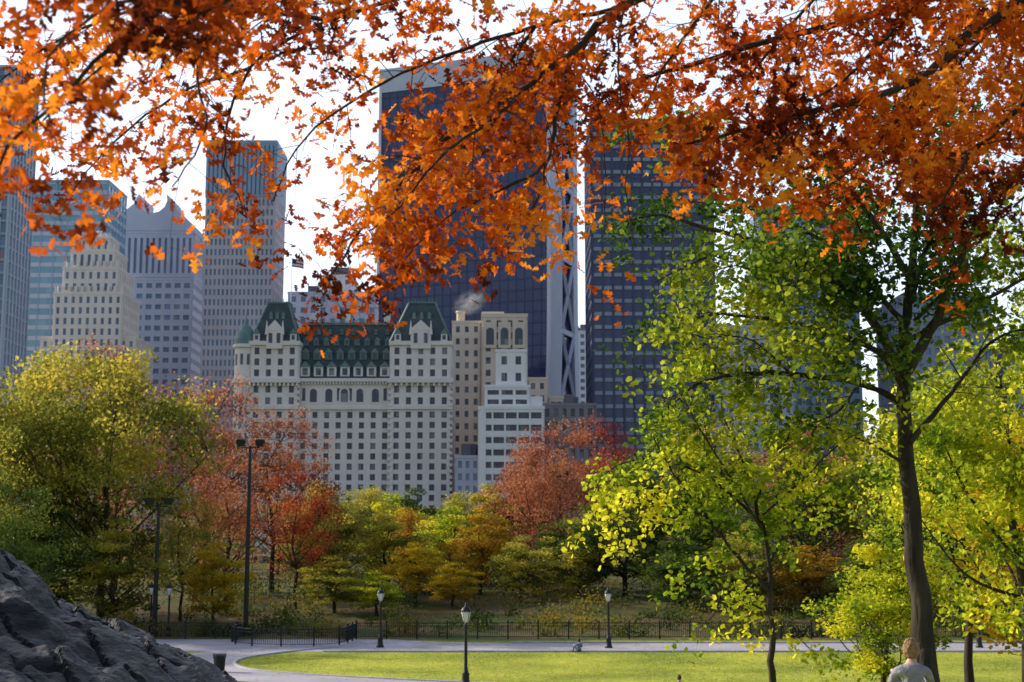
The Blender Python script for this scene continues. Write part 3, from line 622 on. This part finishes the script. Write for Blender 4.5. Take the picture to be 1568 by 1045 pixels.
for k in range(0, 20, 2):
    t = 2*math.pi*k/20+.157
    c_ = (tc_[0]+3.0*math.cos(t), tc_[1]+3.0*math.sin(t)); uu = (-math.sin(t), math.cos(t)); nn_ = (math.cos(t), math.sin(t))
    for j in range(13):
        z = 5.6+j*3.4; g_.obox(c_, uu, nn_, -.42, .42, -.2, .03, z, z+1.9)
    g_.obox(c_, uu, nn_, -.42, .42, -.2, .03, 57.5, 60.6)
rf.lathe(tc_, [(3.3, 63.4), (3.1, 65), (2.4, 67), (1.4, 68.6), (.5, 69.6), (.12, 71.5), (.05, 73)], 20, 1)
w.obj('walls', [W_PLAZA], e); g_.obj('windows', [G_DARK], e); rf.obj('roof', [ROOFG, COPPER], e)
fp = MB(); fp.tube([(-16.0, 6, 75), (-16.0, 6, 90)], [.14, .07], 6); fp.obj('flagpole', [W_HAZE_PALE], e)
fl = MB()
for i in range(8):
    for j in range(5):
        for (a, b) in ((i, j), (i+1, j), (i+1, j+1), (i, j+1)):
            fl.v.append((-15.9+a*.42, 6+.25*math.sin(a*1.1), 89.6-b*.5-.18*a*(.4)))
        q = len(fl.v)-4; fl.f.append([q, q+1, q+2, q+3]); fl.m.append(0 if (j % 2 == 0 and not (i < 3 and j < 3)) else (2 if i < 3 and j < 3 else 1))
fl.obj('flag', [surf('red_cloth', (.4, .04, .05), (.5, .05, .06)), surf('white_cloth', (.7, .7, .7), (.8, .8, .8)), surf('blue_cloth', (.04, .05, .2), (.05, .06, .25))], e)

e = empty('apartment_house', (-6.5, 432, 0)); w = MB(); g_ = MB()
block(w, g_, -11.5, -3.2, 0, 24, 0, 74.5, 3, 6, 20, .42, .5, .4)
block(w, g_, -2.4, 10.8, -2, 24, 0, 76, 4, 7, 20, .45, .52, .45, cornice=1.2)
for i in range(3):
    xx = -2.4+13.2*(i+.5)/3
    w.box(xx-1.9, xx+1.9, -2.9, -2.45, 66.5, 74.5)
    arc = [(xx+1.2, 67.5)]+[(xx+1.2*math.cos(math.pi*k/8), 71.6+1.2*math.sin(math.pi*k/8)) for k in range(9)]+[(xx-1.2, 67.5)]
    q = len(arc); g_.add([(x, -2.95, z) for x, z in arc]+[(x, -2.8, z) for x, z in arc], [list(range(q))]+[[k, q+k, q+(k+1) % q, (k+1) % q] for k in range(q)])
w.box(-3, 4, 8, 16, 76, 79.5); w.lathe((-9.5, 6, 74.5), [(1.3, 0), (1.3, 4.2), (1.6, 4.3), (1.5, 4.8)], 14)
block(w, g_, 11.6, 17, 0, 20, 0, 57, 2, 5, 15, .45, .5, .4); block(w, g_, 17.9, 22, 2, 20, 0, 51.5, 2, 5, 14, .45, .5, .4)
w.obj('walls', [W_SUNLIT, W_SUNLIT], e); g_.obj('windows', [G_DARK], e)
e = empty('modern_apartment_block', (-.5, 386, 0)); w = MB(); g_ = MB()
block(w, g_, -8.2, 8.8, 0, 20, 0, 43.6, 5, 5, 13, .86, .5, .5, cornice=.9)
block(w, g_, -6.6, 5.0, 2.5, 18, 44.6, 49.8, 3, 4, 2, .8, .5, .4)
block(w, g_, -3.6, 4.2, 5, 15, 50.7, 60, 2, 3, 2, .4, .5, .4)
w.box(-8.25, -6.6, -.75, 1, 0, 43.5); w.box(4.5, 8.9, 3, 16, 44.6, 47.5)
w.obj('walls', [W_WHITE, W_WHITE], e); g_.obj('windows', [G_DARK], e)
tower('brick_apartment_house', -15.2, -9.0, 389, 408, 30.5, 3, 5, 9, .5, .55, W_HAZE_GREY, G_HAZE_BLUE, seed=3)
tower('stone_club_building', 8.8, 23.4, 404, 424, 46.3, 6, 5, 12, .5, .6, W_BROWN, G_DARK, .6, seed=2)
tower('white_office_tower', 29, 41, 700, 720, 112, 3, 4, 30, .5, .5, W_WHITE, G_HAZE_BLUE, seed=8)

# ---- drifting steam above the rooftop stack: soft-edged, density fades to nothing at the surface of the domain
st = MB()
prof = [(6*math.sin(math.pi*k/14)+.01, -6*math.cos(math.pi*k/14)) for k in range(15)]
st.lathe((0, 0, 0), prof, 20)
m, nt, out = newmat('steam')
v = N(nt, 'ShaderNodeVolumeScatter'); v.inputs['Color'].default_value = (.95, .96, 1, 1); v.inputs['Anisotropy'].default_value = .2
tcn = N(nt, 'ShaderNodeTexCoord'); nn_ = N(nt, 'ShaderNodeTexNoise'); nn_.inputs['Scale'].default_value = .45; nn_.inputs['Detail'].default_value = 4
ln_ = N(nt, 'ShaderNodeVectorMath', operation='LENGTH'); nt.links.new(tcn.outputs['Object'], ln_.inputs[0])
fo = N(nt, 'ShaderNodeMapRange'); fo.inputs['From Min'].default_value = 6; fo.inputs['From Max'].default_value = 0; fo.inputs['To Min'].default_value = 0; fo.inputs['To Max'].default_value = 1
fo.interpolation_type = 'SMOOTHSTEP'
nt.links.new(ln_.outputs['Value'], fo.inputs['Value'])
nt.links.new(tcn.outputs['Object'], nn_.inputs['Vector'])
mr = N(nt, 'ShaderNodeMapRange'); mr.inputs['From Min'].default_value = .38; mr.inputs['From Max'].default_value = .70; mr.inputs['To Max'].default_value = .30
nt.links.new(nn_.outputs['Fac'], mr.inputs['Value'])
mu = N(nt, 'ShaderNodeMath', operation='MULTIPLY'); nt.links.new(fo.outputs[0], mu.inputs[0]); nt.links.new(mr.outputs[0], mu.inputs[1])
nt.links.new(mu.outputs[0], v.inputs['Density']); nt.links.new(v.outputs[0], out.inputs['Volume'])
so_ = st.obj('steam_plume', [m], smooth=True); so_.location = (-13.2, 444, 83.0); so_.scale = (1.15, .9, .75); so_.rotation_euler = (0, R(-25), 0)

# ---- sloping glass skyscraper
e = empty('sloping_skyscraper', (12.9, 478, 0), R(-20)); gl = MB(); w = MB()
def flare(z): return 16*max(0, 1-z/95)**2.1
zs = list(np.linspace(0, 95, 20))+list(np.linspace(100, 176, 10)); Lx = -64.; D = 30.
P = [(-flare(z), z) for z in zs]+[(D+flare(z), z) for z in reversed(zs)]
q = len(P)
gl.add([(Lx, y, z) for y, z in P]+[(-.8, y, z) for y, z in P], [[i, (i+1) % q, q+(i+1) % q, q+i] for i in range(q)]+[list(range(q))[::-1], list(range(q, 2*q))])
def strip(mbx, xa, xb, fa, fb, za, zb, m=0, n=30):
    zz = np.linspace(za, zb, n)
    for i in range(n-1):
        a0, a1, b0, b1 = fa(zz[i]), fa(zz[i+1]), fb(zz[i]), fb(zz[i+1])
        mbx.add([(xa, a0, zz[i]), (xb, a0, zz[i]), (xb, b0, zz[i]), (xa, b0, zz[i]), (xa, a1, zz[i+1]), (xb, a1, zz[i+1]), (xb, b1, zz[i+1]), (xa, b1, zz[i+1])],
                [(0,1,5,4),(1,2,6,5),(2,3,7,6),(3,0,4,7)]+([(4,5,6,7)] if i == n-2 else []), m)
for xa, xb in ((-.8, .5), (Lx-1, Lx-.01)):
    strip(w, xa, xb, lambda z: -flare(z)-.6, lambda z: -flare(z)+12.5, 0, 179)
    strip(w, xa, xb, lambda z: D+flare(z)-4.5, lambda z: D+flare(z)+.6, 0, 179)
w.box(Lx-.05, -.75, -.5, D+.5, 170, 178.9, 1)
for z in np.arange(4, 170, 26):
    ya, yb = 12.5-flare(z), D-4.5+flare(z); yc, yd = 12.5-flare(z+24), D-4.5+flare(z+24)
    for (p1, p2) in (((ya, z), (yd, z+24)), ((yb, z), (yc, z+24))): w.tube([(.1, p1[0], p1[1]), (.1, p2[0], p2[1])], [.9, .9], 4)
    w.box(-.3, .35, ya, yb, z-1.8, z, 0)
for z in np.arange(4, 170, 3.9):
    y0_ = -flare(z); gl.box(Lx+.1, -.9, y0_-.13, y0_+.1, z, z+.5, 1)
for x in np.arange(Lx+3, -1, 3.05):
    for i in range(len(zs)-1):
        a, b = -flare(zs[i]), -flare(zs[i+1])
        gl.add([(x-.1, a-.2, zs[i]), (x+.1, a-.2, zs[i]), (x+.1, b-.2, zs[i+1]), (x-.1, b-.2, zs[i+1])], [(0, 1, 2, 3)], 1)
gl.obj('curtain_wall', [G_HAZE_DEEP, W_DARK], e); w.obj('travertine_frame', [W_TRAV, W_HAZE_PALE], e)
tower('dark_office_tower', 24.8, 62, 430, 465, 138, 12, 9, 34, .78, .72, W_DARK, G_HAZE_DEEP, .5, W_MID)
tower('stone_hotel', 62, 84, 425, 455, 72, 9, 8, 19, .5, .6, W_HAZE_GREY, G_DARK, .5, seed=6)
tower('office_tower', 84, 116, 470, 500, 120, 10, 9, 30, .55, .55, W_HAZE_BLUE, G_HAZE_DEEP, seed=7)
tower('office_tower', 122, 150, 440, 470, 84, 9, 9, 22, .55, .55, W_MID, G_HAZE_BLUE, seed=9)
tower('office_tower', 156, 200, 430, 470, 70, 9, 9, 18, .5, .55, W_HAZE_GREY, G_HAZE_BLUE, seed=10)

# ------------------------------------------------------------------ park furniture
IRON = surf('black_iron', (.012, .014, .014), (.02, .022, .022), 3, .45)
GLOBE = surf('lamp_glass', (.6, .6, .58), (.7, .7, .68), 2, .25)
def lamp(x, y):
    e = empty('street_lamp', (x, y, H(x, y)))
    b = MB(); b.lathe((0,0,0), [(.26, 0), (.26, .12), (.2, .2), (.17, .55), (.2, .62), (.12, .75), (.085, 1.0), (.07, 2.9), (.1, 2.95), (.07, 3.02), (.07, 3.1)], 14)
    b.tube([(-.25, 0, 2.8), (.25, 0, 2.8)], [.02, .02], 6); b.obj('post', [IRON], e, True)
    l = MB(); l.lathe((0,0,0), [(.10, 3.1), (.14, 3.2), (.2, 3.45), (.235, 3.62)], 16); l.obj('globe', [GLOBE], e, True)
    c = MB(); c.lathe((0,0,0), [(.26, 3.62), (.26, 3.67), (.2, 3.78), (.1, 3.86), (.05, 3.9), (.06, 3.96), (.01, 4.08)], 16)
    for k in range(4):
        t = math.pi/4+k*math.pi/2; c.tube([(.11*math.cos(t), .11*math.sin(t), 3.1), (.21*math.cos(t), .21*math.sin(t), 3.42), (.25*math.cos(t), .25*math.sin(t), 3.64)], [.012]*3, 4)
    c.obj('cap', [IRON], e, True)
for x, y in ((-8.9, 98), (6.5, 97.5), (-2.25, 70.8), (-27.7, 111), (31.5, 97.8), (-26.1, 110)): lamp(x, y)
def flood(x, y, h):
    e = empty('floodlight_pole', (x, y, H(x, y))); b = MB()
    b.lathe((0,0,0), [(.3, 0), (.3, .5), (.2, .6), (.17, h*.5), (.11, h)], 10); b.tube([(-.75, 0, h-.15), (.75, 0, h-.15)], [.05, .05], 6); b.obj('pole', [IRON], e)
    for k in (-.75, .75):
        f = MB(); f.frustum(k-.22, k+.22, -.2, .2, h-.05, k-.38, k+.38, -.35, .3, h+.4); f.box(k-.3, k+.3, -.25, .2, h+.4, h+.5); f.obj('floodlight', [IRON], e)
flood(-20.6, 112, 14.6); flood(5.5, 163, 12.6); flood(-27.4, 111, 10)
def railing(pts, name='iron_fence', h=1.15, step=.16):
    mb = MB(); P = catmull([(a, b, 0) for a, b in pts], 10) if len(pts) > 2 else [Vector((a, b, 0)) for a, b in pts]
    cum = [0]
    for i in range(1, len(P)): cum.append(cum[-1]+(P[i]-P[i-1]).length)
    def at(s):
        i = max(j for j in range(len(P)-1) if cum[j] <= s+1e-9); t = (s-cum[i])/(cum[i+1]-cum[i]); return P[i].lerp(P[i+1], t)
    for i in range(len(P)-1):
        for z in (.15, h-.22, h): mb.tube([P[i]+Vector((0,0,z+.02)), P[i+1]+Vector((0,0,z+.02))], [.03 if z == h else .018]*2, 4)
    s = 0; k = 0
    while s < cum[-1]:
        p = at(s)
        if k % 14 == 0: mb.box(p.x-.055, p.x+.055, p.y-.055, p.y+.055, 0, h+.12); mb.lathe((p.x, p.y, h+.1), [(.05, 0), (.08, .06), (.02, .14)], 8)
        else: mb.box(p.x-.014, p.x+.014, p.y-.014, p.y+.014, .15, h)
        s += step; k += 1
    mb.obj(name, [IRON])
railing([(-11.5, 107), (85, 107)])
railing([(-11.5, 107), (-11.7, 101.5), (-12.6, 99.3), (-15, 98.7), (-18, 99.6), (-19.8, 102.5), (-20, 107)])
railing([(-60, 107.2), (-20, 107.2)])
e = empty('litter_bin', (-15.9, 79.0, .04))
b = MB(); b.lathe((0,0,0), [(.24, .05), (.26, .1), (.28, .85)], 14); b.obj('liner', [IRON], e)
b = MB()
for k in range(20):
    t = 2*math.pi*k/20; b.tube([(.27*math.cos(t), .27*math.sin(t), .0), (.3*math.cos(t), .3*math.sin(t), .6), (.36*math.cos(t), .36*math.sin(t), .98)], [.014]*3, 4)
for z, r in ((.05, .28), (.9, .34)): b.lathe((0,0,z), [(r, 0), (r+.02, .02), (r, .04)], 20)
b.obj('slats', [IRON], e)
WOOD = surf('weathered_wood', (.18, .13, .09), (.3, .22, .15), 4, .85)
def woodrail(x, y, L_, name='wooden_railing'):
    mb = MB(); z = H(x, y)
    for k in range(4): mb.tube([(k*L_/3, 0, -.3), (k*L_/3, 0, 1.1)], [.09, .08], 6)
    for zz in (.45, .95): mb.tube([(-.2, 0, zz), (L_+.2, .02, zz+.05)], [.06, .055], 6)
    o = mb.obj(name, [WOOD]); o.location = (x, y, z)
woodrail(3.2, 126, 3.2); woodrail(26.5, 124, 4.5)

# ------------------------------------------------------------------ rocks
def rockmat():
    m, nt, out = newmat('mica_schist')
    p = N(nt, 'ShaderNodeBsdfPrincipled'); p.inputs['Roughness'].default_value = .55; p.inputs['Specular IOR Level'].default_value = .3
    tc = N(nt, 'ShaderNodeTexCoord'); mp = N(nt, 'ShaderNodeMapping'); mp.inputs['Rotation'].default_value = (0, .45, .5); mp.inputs['Scale'].default_value = (.6, .6, 3.5)
    nt.links.new(tc.outputs['Object'], mp.inputs[0])
    a = N(nt, 'ShaderNodeTexNoise'); a.inputs['Scale'].default_value = 1.3; a.inputs['Detail'].default_value = 10; a.inputs['Roughness'].default_value = .68; nt.links.new(mp.outputs[0], a.inputs['Vector'])
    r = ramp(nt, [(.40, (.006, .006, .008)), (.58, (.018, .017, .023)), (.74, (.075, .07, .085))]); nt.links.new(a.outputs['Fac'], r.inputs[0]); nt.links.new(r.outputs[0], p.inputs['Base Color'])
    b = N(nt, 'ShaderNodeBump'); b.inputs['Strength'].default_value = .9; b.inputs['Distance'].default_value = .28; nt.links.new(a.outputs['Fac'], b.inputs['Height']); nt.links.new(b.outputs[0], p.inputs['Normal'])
    nt.links.new(p.outputs[0], out.inputs['Surface']); return m
ROCK = rockmat()
def ledge(v, step):
    k = math.floor(v/step); f = v/step-k; f = f*f*(3-2*f); f = f*f*(3-2*f); return (k+f)*step
mb = MB(); NX, NY = 240, 180
for j in range(NY+1):
    for i in range(NX+1):
        x = -20+i*(14.8)/NX; y = 21+j*24/NY
        top = np.interp(x, [-20, -15, -13, -12.1, -11.4, -10.8, -10.1, -9.3, -8.5, -7.8, -7.2, -6.6, -5.2], [7.7, 7.2, 6.7, 6.25, 5.7, 5.25, 5.0, 4.65, 4.2, 3.7, 3.05, 2.3, 1.0])
        base = H(x, y)-.6
        fy = math.sin(math.pi*min(max((y-21)/24, 0), 1))**.5
        h = base+(top-base)*fy if top > base else top
        n1 = noise.noise(Vector((x*.3+y*.1, y*.25, 1)))*.9+noise.noise(Vector((x*.8, y*.6, 5)))*.5
        h += n1*.48
        t = h+x*.6+y*.1+.25*noise.noise(Vector((x*.5, y*.5, 8)))
        h = ledge(t, .85)*.8+t*.2-x*.6-y*.1
        t = h+x*.2-y*.15+.1*noise.noise(Vector((x*1.5, y*1.5, 4)))
        h = ledge(t, .26)*.7+t*.3-x*.2+y*.15
        h += .11*noise.noise(Vector((x*2.2, y*1.9, 2)))+.04*noise.noise(Vector((x*7, y*7, 9)))
        cr = noise.voronoi(Vector((x*.5+y*.22, y*.38, 0)))[0]
        if cr[1]-cr[0] < .08: h -= .28*(1-(cr[1]-cr[0])/.08)
        mb.v.append((x, y, h))
for j in range(NY):
    for i in range(NX):
        a = j*(NX+1)+i; mb.f.append([a, a+1, a+NX+2, a+NX+1]); mb.m.append(0)
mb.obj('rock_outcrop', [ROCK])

# ------------------------------------------------------------------ people (seated)
SKIN = surf('skin', (.5, .32, .24), (.58, .38, .29), 5, .5)
def person(loc, rz, shirt, trousers, hair, name='seated_person'):
    V = []; E = []; RR = []
    def add(p, r, par=None):
        V.append(p); RR.append(r); i = len(V)-1
        if par is not None: E.append((par, i))
        return i
    pel = add((0, 0, .13), .135); sp1 = add((0, -.03, .28), .12, pel); ch = add((0, -.01, .43), .145, sp1); up = add((0, .0, .535), .10, ch); nk = add((0, .02, .62), .055, up); hd = add((0, .035, .69), .05, nk)
    for s_ in (-1, 1):
        hp = add((s_*.1, .05, .12), .095, pel); kn = add((s_*.17, .42, .44), .065, hp); cf = add((s_*.16, .52, .28), .058, kn); an = add((s_*.14, .66, .08), .04, cf); ft = add((s_*.15, .78, .04), .038, an); to = add((s_*.16, .87, .03), .028, ft)
        sh = add((s_*.175, .0, .525), .068, up); el = add((s_*.25, .16, .33), .045, sh); wr = add((s_*.17, .37, .46), .028, el); pm_ = add((s_*.165, .43, .49), .034, wr)
        for k in range(4):
            bx = s_*.165+(k-1.5)*.02
            a = add((bx, .47, .495), .010, pm_); b_ = add((bx+.002, .50+.004*(k in (1, 2)), .48), .009, a); add((bx, .515+.006*(k in (1, 2)), .455), .008, b_)
        a = add((s_*.165-s_*.035, .425, .475), .011, pm_); add((s_*.165-s_*.05, .455, .455), .009, a)
    me = bpy.data.meshes.new('b'); me.from_pydata(V, E, []); o = bpy.data.objects.new('b', me); COL.objects.link(o)
    o.modifiers.new('s', 'SKIN')
    for i, r in enumerate(RR): me.skin_vertices[0].data[i].radius = (r, r*(.8 if i in (1, 2, 3) else 1))
    me.skin_vertices[0].data[0].use_root = True
    o.modifiers.new('ss', 'SUBSURF').levels = 2
    dg = bpy.context.evaluated_depsgraph_get(); dg.update()
    m2 = bpy.data.meshes.new_from_object(o.evaluated_get(dg)); bpy.data.objects.remove(o)
    e = empty(name, loc, rz)
    m2.materials.clear()
    for m in (shirt, trousers, SKIN, IRON): m2.materials.append(m)
    for p in m2.polygons:
        c = p.center; p.use_smooth = True
        if c.z > .60 and c.y < .2: k = 2
        elif c.y > .385 and c.z > .44 and abs(c.x) < .26: k = 2
        elif c.z < .2 or (c.y > .27 and c.z < .52 and abs(c.x) < .24): k = 1
        else: k = 0
        if c.y > .62 and c.z < .11: k = 3
        p.material_index = k
    b = bpy.data.objects.new('body', m2); COL.objects.link(b); b.parent = e
    hm = MB(); n, m = 24, 18; hc = Vector((0, .045, .775))
    for j in range(m+1):
        for i in range(n):
            th = math.pi*j/m; ph = 2*math.pi*i/n
            x, y, z = math.sin(th)*math.cos(ph), math.sin(th)*math.sin(ph), math.cos(th)
            X = x*.076*(1-.22*max(0, -z)**1.5); Y = y*.094; Z = z*.115
            if y > .5 and abs(x) < .25 and -.35 < z < .1: Y += .02*(1-abs(x)/.25)*(1-abs(z+.2)/.3 if abs(z+.2) < .3 else 0)
            if y > .5 and z < -.6: Y += .006
            hm.v.append((hc.x+X, hc.y+Y, hc.z+Z))
    for j in range(m):
        for i in range(n): hm.f.append([j*n+i, j*n+(i+1) % n, (j+1)*n+(i+1) % n, (j+1)*n+i][::-1]); hm.m.append(0)
    for s_ in (-1, 1):
        hm.lathe((s_*.076, .04, .745), [(.006, 0), (.014, .012), (.017, .03), (.012, .045), (.004, .052)], 8)
        hm.lathe((s_*.03, .128, .772), [(.002, 0), (.009, .005), (.009, .012), (.002, .016)], 8, 1)
    hm.tube([(-.025, .131, .715), (0, .137, .713), (.025, .131, .715)], [.004, .006, .004], 6, 2)
    hm.obj('head', [SKIN, IRON, surf('lips', (.4, .12, .1), (.45, .15, .12))], e, True)
    hh = MB(); n, m = 48, 32
    for j in range(m+1):
        for i in range(n):
            th = math.pi*j/m; ph = 2*math.pi*i/n
            x, y, z = math.sin(th)*math.cos(ph), math.sin(th)*math.sin(ph), math.cos(th)
            nn = 1.04+.14*noise.noise(Vector((x*4, y*4, z*3)))+.09*noise.noise(Vector((x*14, y*14, z*4)))
            cut = 1.0 if (z > .35 or y < .12) and z > -.7 else .8
            hh.v.append((hc.x+x*.095*nn*cut, hc.y-.012+y*.108*nn*cut, hc.z+.004+z*(.128 if z > 0 else .14)*nn*cut))
    for j in range(m):
        for i in range(n): hh.f.append([j*n+i, j*n+(i+1) % n, (j+1)*n+(i+1) % n, (j+1)*n+i][::-1]); hh.m.append(0)
    hh.obj('hair', [hair], e, True)
    return e
SH1 = surf('grey_shirt', (.20, .20, .24), (.30, .30, .35), 6, .8, .6, 12); JEAN = surf('denim', (.06, .08, .15), (.09, .12, .2), 10, .8)
BLOND = surf('blond_hair', (.20, .11, .05), (.42, .26, .12), 25, .6, .6, 60); BROWN = surf('brown_hair', (.04, .02, .012), (.08, .045, .025), 20, .5)
person((4.84, 17.6, 4.78), R(-8), SH1, JEAN, BLOND)
person((4.3, 93.0, 0.03), R(20), surf('blue_jacket', (.12, .14, .3), (.16, .2, .38)), JEAN, BROWN)
person((7.7, 67.0, 0.02), R(0), surf('dark_jacket', (.05, .04, .05), (.09, .07, .07)), JEAN, BROWN)

# ------------------------------------------------------------------ sky, sun, camera
SE, SA = 28, -66
sd = Vector((math.sin(R(SA))*math.cos(R(SE)), math.cos(R(SA))*math.cos(R(SE)), math.sin(R(SE))))
w_ = bpy.data.worlds.new('World'); sc.world = w_; w_.use_nodes = True; nt = w_.node_tree
bg = nt.nodes['Background']; sky = nt.nodes.new('ShaderNodeTexSky'); sky.sky_type = 'NISHITA'; sky.sun_disc = False
sky.sun_elevation = R(SE); sky.sun_rotation = R(SA); sky.dust_density = 2.0; sky.air_density = 1.0; sky.ozone_density = 2.0
tc = nt.nodes.new('ShaderNodeTexCoord'); dt = nt.nodes.new('ShaderNodeVectorMath'); dt.operation = 'DOT_PRODUCT'; dt.inputs[1].default_value = Vector((-.22, .95, .22)).normalized()
nt.links.new(tc.outputs['Generated'], dt.inputs[0])
mr = nt.nodes.new('ShaderNodeMapRange'); mr.inputs['From Min'].default_value = .55; mr.inputs['From Max'].default_value = .93; mr.inputs['To Min'].default_value = .17; mr.inputs['To Max'].default_value = 1.0
mr.interpolation_type = 'SMOOTHSTEP'
nt.links.new(dt.outputs['Value'], mr.inputs['Value'])
hz = nt.nodes.new('ShaderNodeVectorMath'); hz.operation = 'SCALE'; hz.inputs[0].default_value = (4.8, 4.9, 5.5); nt.links.new(mr.outputs[0], hz.inputs['Scale'])
ad = nt.nodes.new('ShaderNodeVectorMath'); ad.operation = 'ADD'; nt.links.new(sky.outputs[0], ad.inputs[0]); nt.links.new(hz.outputs[0], ad.inputs[1])
nt.links.new(ad.outputs[0], bg.inputs[0]); bg.inputs[1].default_value = .15
sl = bpy.data.lights.new('sun', 'SUN'); sl.energy = 5; sl.angle = R(.5); sl.color = (1, .90, .74)
so = bpy.data.objects.new('sun', sl); so.rotation_euler = (-sd).to_track_quat('-Z', 'Y').to_euler(); so.location = (-60, 20, 60); COL.objects.link(so)
cam = bpy.data.cameras.new('camera'); co = bpy.data.objects.new('camera', cam); COL.objects.link(co)
co.location = (0, 0, 6.8); co.rotation_euler = (R(98.2), 0, 0); cam.lens = 50; cam.sensor_width = 36; cam.clip_end = 9000
cam.dof.use_dof = True; cam.dof.focus_distance = 22; cam.dof.aperture_fstop = 2.8
sc.camera = co
